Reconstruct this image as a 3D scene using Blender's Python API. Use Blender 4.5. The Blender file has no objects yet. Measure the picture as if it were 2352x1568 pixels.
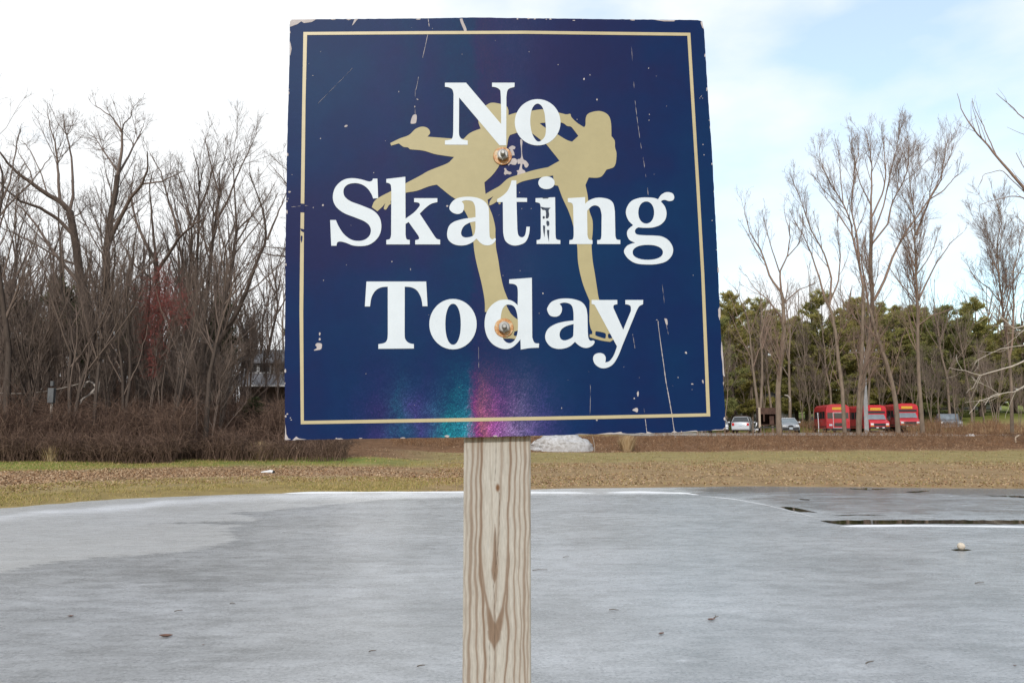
import bpy, bmesh, math, random
import numpy as np
from mathutils import Vector, Matrix
from mathutils.geometry import tessellate_polygon
R = math.radians
scene = bpy.context.scene
COL = scene.collection
rs = np.random.RandomState(7)
random.seed(7)

# ------------------------------------------------------------------ camera
F = 1895.0; PITCH = math.atan(201/1895.0); CH = 1.6
cp, sp = math.cos(PITCH), math.sin(PITCH)
cam_d = bpy.data.cameras.new('camera'); cam = bpy.data.objects.new('camera', cam_d); COL.objects.link(cam)
cam.location = (0, 0, CH); cam.rotation_euler = (math.pi/2+PITCH, 0, 0)
cam_d.sensor_width = 36; cam_d.lens = F/2352*36; cam_d.clip_end = 3000; cam_d.clip_start = 0.05
scene.camera = cam

def ray(px, py):
    a = (px-1176)/F; b = (784-py)/F
    return np.array([a, cp-b*sp, sp+b*cp])
def at(px, py, y):                      # world point at distance y ahead
    d = ray(px, py); return np.array([0, 0, CH]) + d*(y/d[1])
def onz(px, py, z=0.0):                 # world point at height z
    d = ray(px, py); return np.array([0, 0, CH]) + d*((z-CH)/d[2])
def proj(x, y, z):
    dz = z-CH; dep = y*cp+dz*sp; up = -y*sp+dz*cp
    return 1176+F*x/dep, 784-F*up/dep

# ------------------------------------------------------------------ object helpers
def mesh_obj(name, V, Fc, mats, parent=None, loc=(0,0,0), smooth=False, mi=None, attr=None):
    me = bpy.data.meshes.new(name)
    V = np.asarray(V, dtype=np.float32)
    if isinstance(Fc, np.ndarray) and Fc.ndim == 2:
        n, k = Fc.shape
        me.vertices.add(len(V)); me.vertices.foreach_set('co', V.ravel())
        me.loops.add(n*k); me.loops.foreach_set('vertex_index', Fc.astype(np.int32).ravel())
        me.polygons.add(n); me.polygons.foreach_set('loop_start', np.arange(0, n*k, k, dtype=np.int32))
        try: me.polygons.foreach_set('loop_total', np.full(n, k, dtype=np.int32))
        except Exception: pass
        me.update(calc_edges=True)
    else:
        me.from_pydata([tuple(map(float, v)) for v in V], [], [tuple(int(i) for i in f) for f in Fc])
    for m in (mats if isinstance(mats, (list, tuple)) else [mats]): me.materials.append(m)
    if mi is not None: me.polygons.foreach_set('material_index', np.asarray(mi, dtype=np.int32))
    if smooth: me.polygons.foreach_set('use_smooth', np.ones(len(me.polygons), dtype=bool))
    if attr:
        for an, av in attr.items():
            av = np.asarray(av, dtype=np.float32)
            if av.ndim == 1:
                a = me.attributes.new(an, 'FLOAT', 'POINT'); a.data.foreach_set('value', av)
            else:
                a = me.attributes.new(an, 'FLOAT_COLOR', 'POINT')
                if av.shape[1] == 3: av = np.concatenate([av, np.ones((len(av), 1), dtype=np.float32)], 1)
                a.data.foreach_set('color', av.ravel())
    me.update()
    o = bpy.data.objects.new(name, me); COL.objects.link(o); o.location = loc
    if parent is not None: o.parent = parent
    return o

def tag(o, label=None, cat=None, group=None, kind=None):
    if label: o['label'] = label
    if cat: o['category'] = cat
    if group: o['group'] = group
    if kind: o['kind'] = kind
    return o

def thing(name, label, cat, loc=(0,0,0), rz=0, group=None):
    o = bpy.data.objects.new(name, None); COL.objects.link(o)
    o.empty_display_size = 0.2
    o.location = tuple(map(float, loc)); o.rotation_euler = (0, 0, rz)
    return tag(o, label, cat, group)

def copy_tree(o, loc, rz, sc=1.0, label=None, group=None, tilt=0):
    r = o.copy(); COL.objects.link(r); r.location = tuple(map(float, loc)); r.rotation_euler = (tilt, 0, rz)
    r.scale = (sc, sc, sc) if not isinstance(sc, tuple) else sc
    if label: r['label'] = label
    if group: r['group'] = group
    for ch in list(o.children):
        c = ch.copy(); COL.objects.link(c); c.parent = r
        for g in list(ch.children):
            d = g.copy(); COL.objects.link(d); d.parent = c
    return r

class MB:
    """collects simple solids for ONE mesh"""
    def __init__(s): s.V = []; s.F = []; s.M = []
    def add(s, vs, fs, m=0):
        b = len(s.V); s.V += [tuple(map(float, v)) for v in vs]; s.F += [tuple(b+i for i in f) for f in fs]; s.M += [m]*len(fs); return s
    def box(s, c, d, m=0, rot=None, taper=(1, 1)):
        cx, cy, cz = c; hx, hy, hz = d[0]/2, d[1]/2, d[2]/2
        vs = []
        for z in (-1, 1):
            tx, ty = (taper if z > 0 else (1, 1))
            for (a, b) in ((-1,-1),(1,-1),(1,1),(-1,1)):
                v = Vector((a*hx*tx, b*hy*ty, z*hz))
                if rot is not None: v = rot @ v
                vs.append((cx+v.x, cy+v.y, cz+v.z))
        return s.add(vs, [(3,2,1,0),(4,5,6,7),(0,1,5,4),(1,2,6,5),(2,3,7,6),(3,0,4,7)], m)
    def tube(s, pts, rad, k=8, m=0, cap=True):
        pts = [Vector(p) for p in pts]; n = len(pts)
        if not hasattr(rad, '__len__'): rad = [rad]*n
        b = len(s.V); prev = None
        for i, p in enumerate(pts):
            t = (pts[min(i+1, n-1)]-pts[max(i-1, 0)]).normalized()
            if prev is None: u = t.orthogonal().normalized()
            else: u = (prev - t*prev.dot(t)).normalized()
            prev = u; w = t.cross(u)
            for j in range(k):
                a = 2*math.pi*j/k
                q = p + (u*math.cos(a)+w*math.sin(a))*rad[i]; s.V.append(tuple(q))
        for i in range(n-1):
            for j in range(k):
                s.F.append((b+i*k+j, b+i*k+(j+1)%k, b+(i+1)*k+(j+1)%k, b+(i+1)*k+j)); s.M.append(m)
        if cap:
            s.F.append(tuple(b+j for j in reversed(range(k)))); s.M.append(m)
            s.F.append(tuple(b+(n-1)*k+j for j in range(k))); s.M.append(m)
        return s
    def prism(s, poly, y0, y1, m=0, axis='x'):
        """poly in (a,z); extruded along other axis between y0,y1. axis='x': poly=(y,z), along x"""
        n = len(poly)
        f = (lambda a, z, t: (t, a, z)) if axis == 'x' else (lambda a, z, t: (a, t, z))
        vs = [f(a, z, y0) for a, z in poly]+[f(a, z, y1) for a, z in poly]
        fs = [tuple(range(n)), tuple(reversed(range(n, 2*n)))]+[(i, i+n, (i+1) % n+n, (i+1) % n) for i in range(n)]
        return s.add(vs, fs, m)
    def build(s, name, mats, parent=None, smooth=False, loc=(0,0,0), bevel=0):
        o = mesh_obj(name, s.V, s.F, mats, parent, loc, mi=s.M)
        bm = bmesh.new(); bm.from_mesh(o.data); bmesh.ops.recalc_face_normals(bm, faces=bm.faces)
        if bevel:
            bmesh.ops.bevel(bm, geom=[e for e in bm.edges if e.calc_face_angle(0) > 0.5], offset=bevel, segments=2, affect='EDGES', profile=0.6)
        bm.to_mesh(o.data); bm.free()
        if smooth:
            o.data.polygons.foreach_set('use_smooth', np.ones(len(o.data.polygons), dtype=bool))
            try: o.data.set_sharp_from_angle(angle=R(35))
            except Exception: pass
        return o

# ------------------------------------------------------------------ material helpers
def new_mat(name):
    m = bpy.data.materials.new(name); m.use_nodes = True; nt = m.node_tree; nt.nodes.clear()
    out = nt.nodes.new('ShaderNodeOutputMaterial'); b = nt.nodes.new('ShaderNodeBsdfPrincipled')
    nt.links.new(b.outputs[0], out.inputs[0]); return m, nt, b, out
def N(nt, t, **kw):
    n = nt.nodes.new('ShaderNode'+t)
    for k, v in kw.items():
        if k.startswith('i_'):
            k = k[2:]; k = int(k) if k.isdigit() else k.replace('_', ' ')
            n.inputs[k].default_value = v
        else: setattr(n, k, v)
    return n
def L(nt, a, b): nt.links.new(a, b)
def ramp(nt, fac, stops, interp='LINEAR'):
    r = nt.nodes.new('ShaderNodeValToRGB'); r.color_ramp.interpolation = interp
    e = r.color_ramp.elements
    while len(e) < len(stops): e.new(0.5)
    for i, (p, c) in enumerate(stops): e[i].position = p; e[i].color = (*c, 1) if len(c) == 3 else c
    nt.links.new(fac, r.inputs[0]); return r.outputs[0]
def mix(nt, fac, a, b, mode='MIX'):
    n = nt.nodes.new('ShaderNodeMix'); n.data_type = 'RGBA'; n.blend_type = mode
    for s, v in ((0, fac), (6, a), (7, b)):
        if hasattr(v, 'is_linked') or hasattr(v, 'links'): nt.links.new(v, n.inputs[s])
        else: n.inputs[s].default_value = v if s == 0 else (*v, 1)
    return n.outputs[2]
def math_(nt, op, a, b=0.0, c=None, clamp=False):
    n = nt.nodes.new('ShaderNodeMath'); n.operation = op; n.use_clamp = clamp
    for s, v in ((0, a), (1, b)) + (((2, c),) if c is not None else ()):
        if hasattr(v, 'links'): nt.links.new(v, n.inputs[s])
        else: n.inputs[s].default_value = v
    return n.outputs[0]
def noise(nt, scale, detail=4, rough=0.55, vec=None, coord='Object', stretch=None, dist=0.0):
    tc = nt.nodes.new('ShaderNodeTexCoord'); v = tc.outputs[coord] if vec is None else vec
    if stretch:
        mp = nt.nodes.new('ShaderNodeMapping'); mp.inputs['Scale'].default_value = stretch; nt.links.new(v, mp.inputs[0]); v = mp.outputs[0]
    n = nt.nodes.new('ShaderNodeTexNoise'); n.inputs['Scale'].default_value = scale; n.inputs['Detail'].default_value = detail
    n.inputs['Roughness'].default_value = rough; n.inputs['Distortion'].default_value = dist; nt.links.new(v, n.inputs['Vector']); return n.outputs[0]
def bump(nt, b, h, strength=0.3, dist=0.02):
    n = nt.nodes.new('ShaderNodeBump'); n.inputs['Strength'].default_value = strength; n.inputs['Distance'].default_value = dist
    nt.links.new(h, n.inputs['Height']); nt.links.new(n.outputs[0], b.inputs['Normal'])
def attr_(nt, name, out='Fac'):
    a = nt.nodes.new('ShaderNodeAttribute'); a.attribute_name = name; return a.outputs[out]

def plain(name, col, rough=0.6, metal=0.0, var=0.15, scale=8.0, spec=0.5, coat=0.0, bmp=0.0):
    m, nt, b, out = new_mat(name)
    nz = noise(nt, scale, 5, 0.6)
    lo = tuple(c*(1-var) for c in col); hi = tuple(min(1, c*(1+var)) for c in col)
    L(nt, ramp(nt, nz, [(0.3, lo), (0.7, hi)]), b.inputs['Base Color'])
    b.inputs['Roughness'].default_value = rough; b.inputs['Metallic'].default_value = metal
    b.inputs['Specular IOR Level'].default_value = spec; b.inputs['Coat Weight'].default_value = coat
    if bmp: bump(nt, b, noise(nt, scale*4, 4), bmp, 0.01)
    return m
def rnd_mat(name, stops, rough=0.8, trans=0.0):
    """colour by the per-vertex attribute 'rnd'"""
    m, nt, b, out = new_mat(name)
    L(nt, ramp(nt, attr_(nt, 'rnd'), stops), b.inputs['Base Color'])
    b.inputs['Roughness'].default_value = rough; b.inputs['Specular IOR Level'].default_value = 0.2
    return m

# ------------------------------------------------------------------ world and sun
SUN_EL, SUN_AZ = R(30), R(190)      # azimuth of the sun measured from +Y clockwise: behind the photographer
w = bpy.data.worlds.new('World'); scene.world = w; w.use_nodes = True
nt = w.node_tree; nt.nodes.clear()
wo = nt.nodes.new('ShaderNodeOutputWorld'); bg = nt.nodes.new('ShaderNodeBackground')
sky = nt.nodes.new('ShaderNodeTexSky'); sky.sky_type = 'NISHITA'; sky.sun_disc = False
sky.sun_elevation = SUN_EL; sky.sun_rotation = SUN_AZ; sky.air_density = 1.0; sky.dust_density = 0.4; sky.ozone_density = 1.0
tc = nt.nodes.new('ShaderNodeTexCoord')
sep = nt.nodes.new('ShaderNodeSeparateXYZ'); L(nt, tc.outputs['Generated'], sep.inputs[0])
mp = nt.nodes.new('ShaderNodeMapping'); mp.inputs['Scale'].default_value = (1, 1, 2.2); mp.inputs['Location'].default_value = (0.35, 0.1, 0.3); L(nt, tc.outputs['Generated'], mp.inputs[0])
nz = nt.nodes.new('ShaderNodeTexNoise'); nz.inputs['Scale'].default_value = 5.0; nz.inputs['Detail'].default_value = 7; nz.inputs['Roughness'].default_value = 0.5; L(nt, mp.outputs[0], nz.inputs['Vector'])
# thick bright cloud to the left of x ~ 0.1, thin broken cloud to the right
lf = math_(nt, 'MULTIPLY_ADD', sep.outputs[0], -1.15, 0.52)           # + to the left
hz = math_(nt, 'MULTIPLY', math_(nt, 'SUBTRACT', 0.26, sep.outputs[2], clamp=True), 1.3)
cf = math_(nt, 'ADD', math_(nt, 'MULTIPLY_ADD', nz.outputs[0], 2.4, -0.95), math_(nt, 'ADD', lf, hz), clamp=True)
ahead = math_(nt, 'MULTIPLY_ADD', sep.outputs[1], 2.2, 0.95, clamp=True)      # cloud left out behind the viewer to weaken reflections on the sign
cf = math_(nt, 'MULTIPLY', cf, ahead)
CLOUD = (7.2, 7.35, 7.45)
skyc = mix(nt, 1.0, sky.outputs[0], (1.0, 1.0, 1.0), 'MULTIPLY')
sky_gain = mix(nt, math_(nt, 'MULTIPLY_ADD', sep.outputs[1], 1.6, 0.7, clamp=True), (0.6, 0.6, 0.62), (1.42, 1.70, 1.62))  # added gain: unseen sky behind the viewer dimmed, sky ahead brightened
skyc = mix(nt, 1.0, skyc, sky_gain, 'MULTIPLY')
L(nt, mix(nt, math_(nt, 'MULTIPLY_ADD', cf, 0.62, 0.38), skyc, CLOUD), bg.inputs[0])
bg.inputs[1].default_value = 0.15
L(nt, bg.outputs[0], wo.inputs[0])

sd = bpy.data.lights.new('sun', 'SUN'); sun = bpy.data.objects.new('sun', sd); COL.objects.link(sun)
sd.energy = 2.6; sd.angle = R(5); sd.color = (1.0, 0.955, 0.89)
sx, sy, sz = math.sin(SUN_AZ)*math.cos(SUN_EL), math.cos(SUN_AZ)*math.cos(SUN_EL), math.sin(SUN_EL)
sun.rotation_euler = Vector((-sx, -sy, -sz)).to_track_quat('-Z', 'Y').to_euler()
sun.location = (0, -20, 20)

scene.view_settings.view_transform = 'Standard'; scene.view_settings.look = 'None'
scene.view_settings.exposure = 0.0; scene.view_settings.gamma = 1.0
scene.render.engine = 'CYCLES'
scene.cycles.max_bounces = 6; scene.cycles.transparent_max_bounces = 8
# ------------------------------------------------------------------ terrain
def sstep(a, b, x):
    t = np.clip((x-a)/(b-a), 0, 1); return t*t*(3-2*t)
def vnoise(x, y, s=1.0, seed=0):
    """cheap smooth value noise, -1..1"""
    x = np.asarray(x)*s+seed*17.3; y = np.asarray(y)*s+seed*9.1
    xi = np.floor(x); yi = np.floor(y); fx = x-xi; fy = y-yi
    fx = fx*fx*(3-2*fx); fy = fy*fy*(3-2*fy)
    def h(a, b):
        q = np.sin(a*127.1+b*311.7+seed*5.7)*43758.5453; return q-np.floor(q)
    v = (h(xi, yi)*(1-fx)+h(xi+1, yi)*fx)*(1-fy)+(h(xi, yi+1)*(1-fx)+h(xi+1, yi+1)*fx)*fy
    return v*2-1
SX = [-60, -30, -20, -14, -10.4, -9.0, -6.3, -2.2, 1.5, 6.6, 14.0, 30, 45, 60]
SY = [-20, 0, 9, 13.6, 16.8, 19.4, 20.9, 21.4, 22.7, 23.6, 22.6, 20, 6, -20]
def shore(x): return np.interp(x, SX, SY) + 0.12*vnoise(x, 0, 0.7, 3)
SUX = [(p-1176)/1895.0 for p in (-1500, -900, -400, 0, 300, 600, 1000, 1300, 1700, 2352, 3000)]
SUY = [8, 11, 14, 16.8, 19.4, 20.8, 21.3, 22.8, 23.7, 22.5, 20]
def tmask(x, y):                         # distance behind the shore along the line of sight
    return y-np.interp(x/np.maximum(y, 5), SUX, SUY)
def near(x): return 3.3+0.25*vnoise(x, 0, 0.5, 5)
def ground_z(x, y):
    x = np.asarray(x, dtype=float); y = np.asarray(y, dtype=float)
    t = y-shore(x); u = x/np.maximum(y, 5); tm = tmask(x, y)
    zl = np.interp(np.minimum(tm, t), [0, .5, 13, 30, 80, 400], [0, .05, .44, .95, 1.4, 6])
    zr = np.interp(t, [0, .5, 22, 28.5, 75, 110, 160, 400], [0, .05, .40, 1.15, 1.2, 3.0, 5.0, 14])
    k = sstep(-0.2, -0.05, u)
    zf = zl*(1-k)+zr*k
    amp = sstep(0.3, 3, t)
    zf = zf+amp*(0.03*vnoise(x, y, 0.6, 1)+0.015*vnoise(x, y, 2.1, 2))*np.where(t > 29, 0.5, 1)
    bank = k*sstep(21, 24, t)*(1-sstep(27, 30, t))
    zf = zf+bank*(0.10*vnoise(x, y, 0.5, 8)+0.05*vnoise(x, y, 1.7, 9))
    tn = near(x)-y
    zn = np.interp(tn, [0, .4, 3, 40], [0, .05, .12, .6])+0.01*vnoise(x, y, 2, 4)
    bed = -0.35*sstep(0, 1.2, np.minimum(-t, -tn))
    z = np.where(t > 0, zf, np.where(tn > 0, zn, bed))
    return z
def gz(x, y): return float(ground_z(x, y))
def G(px, y):                            # a point on the ground seen in column px at distance y
    x = (px-1176)/F*y
    for _ in range(4):
        z = gz(x, y); x = (px-1176)/F*(y*cp+(z-CH)*sp)
    return np.array([x, y, gz(x, y)])

xs = np.concatenate([np.linspace(-450, -80, 12), np.linspace(-72, -40, 9), np.arange(-38, 48, 0.45), np.linspace(50, 80, 9), np.linspace(95, 450, 12)])
ys = np.concatenate([np.linspace(-120, -20, 7), np.arange(-16, 2, 1.0), np.arange(2, 4.5, 0.25), np.linspace(5, 11, 4), np.arange(12, 31, 0.22), np.arange(31, 60, 0.5), np.arange(60, 150, 3), np.linspace(160, 700, 12)])
X, Y = np.meshgrid(xs, ys); Z = ground_z(X, Y)
Z = np.minimum(Z, 18)
nx, ny = len(xs), len(ys)
ii = (np.arange(ny-1)[:, None]*nx+np.arange(nx-1)[None, :]).ravel()
FQ = np.stack([ii, ii+1, ii+nx+1, ii+nx], 1)
t_ = tmask(X, Y).ravel(); u_ = (X/np.maximum(Y, 5)).ravel()
# masks: m0 leaf litter, m1 lush green, m2 golden shore grass
kk = sstep(-0.2, -0.05, u_)
yy_ = Y.ravel(); xx_ = X.ravel()
nzv = 0.5*vnoise(xx_, yy_, 0.35, 11)+0.5*vnoise(xx_, yy_, 0.9, 12)
leafL = sstep(3.0, 5.5, t_+nzv*1.5)*(1-sstep(7.5, 9.5, t_+nzv*1.5))
greenL = sstep(7.5, 10, t_+nzv)*(1-sstep(13, 14.5, t_+nzv))
goldL = (1-sstep(1.2, 4, t_+nzv*3.5))*(.45+.4*sstep(-.22, -.1, u_))
leafR = 1-sstep(9, 13, t_+nzv*3)
greenR = sstep(9, 14, t_+nzv*2)*(1-sstep(20.5, 22, t_))
bankR = sstep(20.8, 21.8, t_+nzv*.6)*(1-sstep(30, 31, t_))
green = greenL*(1-kk)+greenR*kk*0.22+kk*sstep(60, 75, t_)
leaf = np.clip(leafL*(1-kk)*0.8+leafR*kk*0.52+bankR*kk+(1-kk)*sstep(12.5, 14, t_+nzv), 0, 1)
gold = goldL*(1-kk)+kk*0.12
gold = np.where(yy_ < 6, 0.4, gold); leaf = np.where(yy_ < 6, 0.3, leaf)
bankm = np.clip(bankR*kk+(1-kk)*sstep(13.0, 14.0, t_), 0, 1)
lot = kk*sstep(29.5, 30.2, t_)*(1-sstep(66, 72, t_))

m_ground, nt, b, out = new_mat('grass_ground')
n1 = noise(nt, 1.3, 6, 0.65); n2 = noise(nt, 9, 5, 0.7); n3 = noise(nt, 34, 3, 0.7)
grass = mix(nt, attr_(nt, 'green'), (0.36, 0.27, 0.14), (0.20, 0.235, 0.055))
grass = mix(nt, attr_(nt, 'gold'), grass, (0.27, 0.20, 0.05))
leafc = ramp(nt, n3, [(0.28, (0.075, 0.040, 0.026)), (0.46, (0.30, 0.175, 0.10)), (0.6, (0.42, 0.27, 0.165)), (0.75, (0.52, 0.385, 0.25))])
lf_ = math_(nt, 'MULTIPLY_ADD', attr_(nt, 'leaf'), 1.5, math_(nt, 'MULTIPLY_ADD', n2, 1.8, -1.2), clamp=True)
c = mix(nt, lf_, grass, leafc)
dark = ramp(nt, n2, [(0.3, (0.035, 0.022, 0.016)), (0.5, (0.16, 0.082, 0.042)), (0.7, (0.29, 0.16, 0.085))])
c = mix(nt, math_(nt, 'MULTIPLY', attr_(nt, 'bank'), 0.8), c, dark)
c = mix(nt, 0.75, c, ramp(nt, n1, [(0.3, (0.62, 0.62, 0.62)), (0.65, (1.15, 1.15, 1.15))]), 'MULTIPLY')
L(nt, c, b.inputs['Base Color']); b.inputs['Roughness'].default_value = 0.95; b.inputs['Specular IOR Level'].default_value = 0.1
bump(nt, b, n3, 0.6, 0.05)
g = mesh_obj('ground', np.stack([X.ravel(), Y.ravel(), Z.ravel()], 1), FQ, m_ground, smooth=True,
             attr={'leaf': leaf, 'green': green, 'gold': gold, 'bank': bankm})
tag(g, kind='structure')

# parking lot: a thin sheet of dusty gravel above the ground
lx = np.arange(8, 43, 1.0); ly = np.arange(53.5, 91, 1.0); LX, LY = np.meshgrid(lx, ly)
LZ = ground_z(LX, LY)+0.03
i2 = (np.arange(len(ly)-1)[:, None]*len(lx)+np.arange(len(lx)-1)[None, :]).ravel()
m_lot = plain('lot_gravel', (0.30, 0.265, 0.23), 0.95, scale=3, var=0.25)
tag(mesh_obj('parking_lot', np.stack([LX.ravel(), LY.ravel(), LZ.ravel()], 1), np.stack([i2, i2+1, i2+len(lx)+1, i2+len(lx)], 1), m_lot, smooth=True), kind='structure')

# ------------------------------------------------------------------ ice
def inpoly(px, py, poly):
    ins = np.zeros(px.shape, bool); n = len(poly)
    for i in range(n):
        x0, y0 = poly[i]; x1, y1 = poly[(i+1) % n]
        c = ((y0 > py) != (y1 > py)) & (px < (x1-x0)*(py-y0)/((y1-y0) if y1 != y0 else 1e-9)+x0)
        ins ^= c
    return ins
def sdist(px, py, poly):
    d = np.full(px.shape, 1e9)
    n = len(poly)
    for i in range(n):
        x0, y0 = poly[i]; x1, y1 = poly[(i+1) % n]
        dx, dy = x1-x0, y1-y0; tt = np.clip(((px-x0)*dx+(py-y0)*dy)/(dx*dx+dy*dy+1e-9), 0, 1)
        d = np.minimum(d, np.hypot(px-x0-tt*dx, py-y0-tt*dy))
    return np.where(inpoly(px, py, poly), d, -d)
ix = np.arange(-36, 48, 0.2); iy = np.concatenate([np.arange(2.6, 14, 0.14), np.arange(14, 24.6, 0.1)])
IX, IY = np.meshgrid(ix, iy); n_i = IX.size
def wpoly(P): return [tuple(onz(a, b)[:2]) for a, b in P]
ss = wpoly([(-900, 1480), (-300, 1362), (0, 1316), (46, 1302), (186, 1283), (325, 1274), (418, 1266), (501, 1253), (540, 1239), (533, 1226), (515, 1214), (560, 1204), (430, 1202.5), (325, 1201.5), (430, 1199.5), (590, 1196), (598, 1191), (524, 1177), (598, 1174), (742, 1160), (881, 1147), (1067, 1140), (1240, 1137), (1600, 1134), (1650, 1120), (0, 1120), (-900, 1150)])
SM = sdist(IX.ravel(), IY.ravel(), ss)
tI = (IY-shore(IX)).ravel()
uI = (IX/IY).ravel()
gx_, gy_ = proj(IX.ravel(), IY.ravel(), 0.0)
stk = np.interp(gx_, [-600, 0, 88, 205, 308, 410, 527, 674, 1070], [1240, 1188, 1176, 1170, 1161, 1151, 1144, 1138, 1134])+2.5*vnoise(gx_, 0, .02, 55)
snow = np.exp(-((gy_-stk)/np.where(gy_ > stk, 9, 5.5))**2)*(1-sstep(900, 1250, gx_))*(.75+.25*vnoise(gx_, gy_, .012, 56))            # bright rim along the left shore
wet = sstep(-4.5, -1.0, tI)*sstep(0.12, 0.3, uI)                            # wet, mirror-like ice by the right shore
wet2 = sstep(0.0, 1.0, sdist(IX.ravel(), IY.ravel(), wpoly([(1640, 1142), (1900, 1190), (2600, 1190), (2600, 1112), (1900, 1118)])))*0.55
wet = np.maximum(wet, wet2)
i3 = (np.arange(len(iy)-1)[:, None]*len(ix)+np.arange(len(ix)-1)[None, :]).ravel()
m_ice, nt, b, out = new_mat('pond_ice')
na = noise(nt, 0.75, 7, 0.62, stretch=(0.55, 1, 1), dist=0.6); nb = noise(nt, 5.5, 6, 0.7, stretch=(0.5, 1, 1)); nc = noise(nt, 34, 5, 0.8); nd = noise(nt, 1.9, 4, 0.7, stretch=(0.4, 1, 1), dist=1.5)
rough_ice = mix(nt, math_(nt, 'MULTIPLY_ADD', math_(nt, 'ADD', na, math_(nt, 'MULTIPLY', nb, 0.9)), 2.6, -1.95, clamp=True), (0.275, 0.28, 0.285), (0.435, 0.442, 0.455))
edge_d = math_(nt, 'MULTIPLY_ADD', attr_(nt, 'smoothd'), 0.5, 0.5, clamp=True)
rough_ice = mix(nt, math_(nt, 'MULTIPLY', edge_d, 0.65), rough_ice, (0.27, 0.275, 0.28))
rough_ice = mix(nt, 0.8, rough_ice, ramp(nt, nc, [(0.36, (0.50, 0.51, 0.52)), (0.5, (0.97, 0.97, 0.97)), (0.68, (1.30, 1.30, 1.30))]), 'MULTIPLY')
flecks = math_(nt, 'MULTIPLY_ADD', math_(nt, 'MULTIPLY', nb, nd), 16, -6.4, clamp=True)
rough_ice = mix(nt, math_(nt, 'MULTIPLY', flecks, 0.7), rough_ice, (0.82, 0.84, 0.88))
smooth_ice = mix(nt, na, (0.46, 0.46, 0.457), (0.525, 0.525, 0.525))
sm = math_(nt, 'MULTIPLY_ADD', math_(nt, 'ADD', attr_(nt, 'smoothd'), math_(nt, 'MULTIPLY_ADD', nb, 0.9, -0.45)), 6.0, 0.5, clamp=True)
c = mix(nt, sm, rough_ice, smooth_ice)
sn = math_(nt, 'MULTIPLY_ADD', math_(nt, 'ADD', attr_(nt, 'snow'), math_(nt, 'MULTIPLY_ADD', na, 0.5, -0.25)), 1.5, -0.12, clamp=True)
c = mix(nt, sn, c, (0.74, 0.745, 0.765))
wt = math_(nt, 'MULTIPLY_ADD', math_(nt, 'ADD', attr_(nt, 'wet'), math_(nt, 'MULTIPLY_ADD', nd, 1.6, -0.8)), 2.0, -0.5, clamp=True)
c = mix(nt, math_(nt, 'MULTIPLY', wt, 0.75), c, (0.20, 0.215, 0.24))
c = mix(nt, 1.0, c, ramp(nt, noise(nt, 0.16, 3, 0.5), [(0.35, (0.95, 0.95, 0.935)), (0.65, (1.03, 1.045, 1.06))]), 'MULTIPLY')
c = mix(nt, 0.55, c, ramp(nt, noise(nt, 2.6, 6, 0.7, stretch=(0.45, 1, 1), dist=0.8), [(0.36, (0.86, 0.86, 0.86)), (0.52, (1.0, 1.0, 1.0)), (0.66, (1.15, 1.15, 1.16))]), 'MULTIPLY')
L(nt, c, b.inputs['Base Color'])
rg = math_(nt, 'MULTIPLY_ADD', nb, 0.3, 0.13)
rr = nt.nodes.new('ShaderNodeMix'); rr.data_type = 'FLOAT'; L(nt, wt, rr.inputs[0]); L(nt, rg, rr.inputs[2]); rr.inputs[3].default_value = 0.12
L(nt, rr.outputs[0], b.inputs['Roughness']); b.inputs['IOR'].default_value = 1.31; b.inputs['Specular IOR Level'].default_value = 0.5
bump(nt, b, math_(nt, 'ADD', nb, math_(nt, 'MULTIPLY', nc, 0.6)), 0.25, 0.012)
ice = mesh_obj('ice', np.stack([IX.ravel(), IY.ravel(), np.zeros(n_i)], 1), np.stack([i3, i3+1, i3+len(ix)+1, i3+len(ix)], 1), m_ice,
               attr={'smoothd': np.clip(SM, -1, 1), 'snow': snow, 'wet': wet})
tag(ice, kind='structure')

# open water slots and white ice lips
m_water, nt, b, out = new_mat('open_water')
b.inputs['Base Color'].default_value = (0.012, 0.014, 0.012, 1); b.inputs['Roughness'].default_value = 0.03; b.inputs['IOR'].default_value = 1.33
bump(nt, b, noise(nt, 3, 2, stretch=(0.3, 1, 1)), 0.05, 0.01)
def flat_poly(P, z, name, mat, jag=0.0):
    pts = []
    n = len(P)
    for i in range(n):
        a = np.array(P[i], float); c = np.array(P[(i+1) % n], float); k = max(1, int(abs(c[0]-a[0])/14))
        for j in range(k):
            q = a+(c-a)*j/k; q[1] += jag*vnoise(q[0], i*7, 0.09, 21); pts.append(onz(q[0], q[1]))
    V = [(p[0], p[1], z) for p in pts]
    tri = tessellate_polygon([[Vector(v) for v in V]])
    o = mesh_obj(name, V, [tuple(t) for t in tri], mat)
    bm = bmesh.new(); bm.from_mesh(o.data); bmesh.ops.recalc_face_normals(bm, faces=bm.faces)
    if bm.faces and sum(f.normal.z for f in bm.faces) < 0: bmesh.ops.reverse_faces(bm, faces=bm.faces)
    bm.to_mesh(o.data); bm.free()
    return o
slots = [[(1884, 1195.5), (1990, 1194), (2200, 1193.8), (2420, 1195.5), (2700, 1198), (2900, 1202), (2420, 1204.5), (2250, 1203), (2100, 1202.5), (2000, 1204), (1935, 1204.5), (1905, 1200)],
         [(1792, 1163.5), (1815, 1164), (1850, 1171), (1880, 1177), (1840, 1175.5), (1815, 1171)],
         [(1905, 1183), (2000, 1182), (2070, 1184), (1985, 1185)],
         [(1835, 1145.5), (1862, 1146), (1858, 1148.5), (1838, 1148)],
         [(1935, 1121.8), (1990, 1121.2), (2040, 1123), (1990, 1124.6)], [(2078, 1129), (2125, 1125.6), (2135, 1127.6), (2090, 1131)], [(2250, 1137), (2352, 1139), (2500, 1144), (2352, 1143)],
         [(1560, 1132.5), (1590, 1131.8), (1608, 1135.5), (1580, 1135.5)]]
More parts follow.
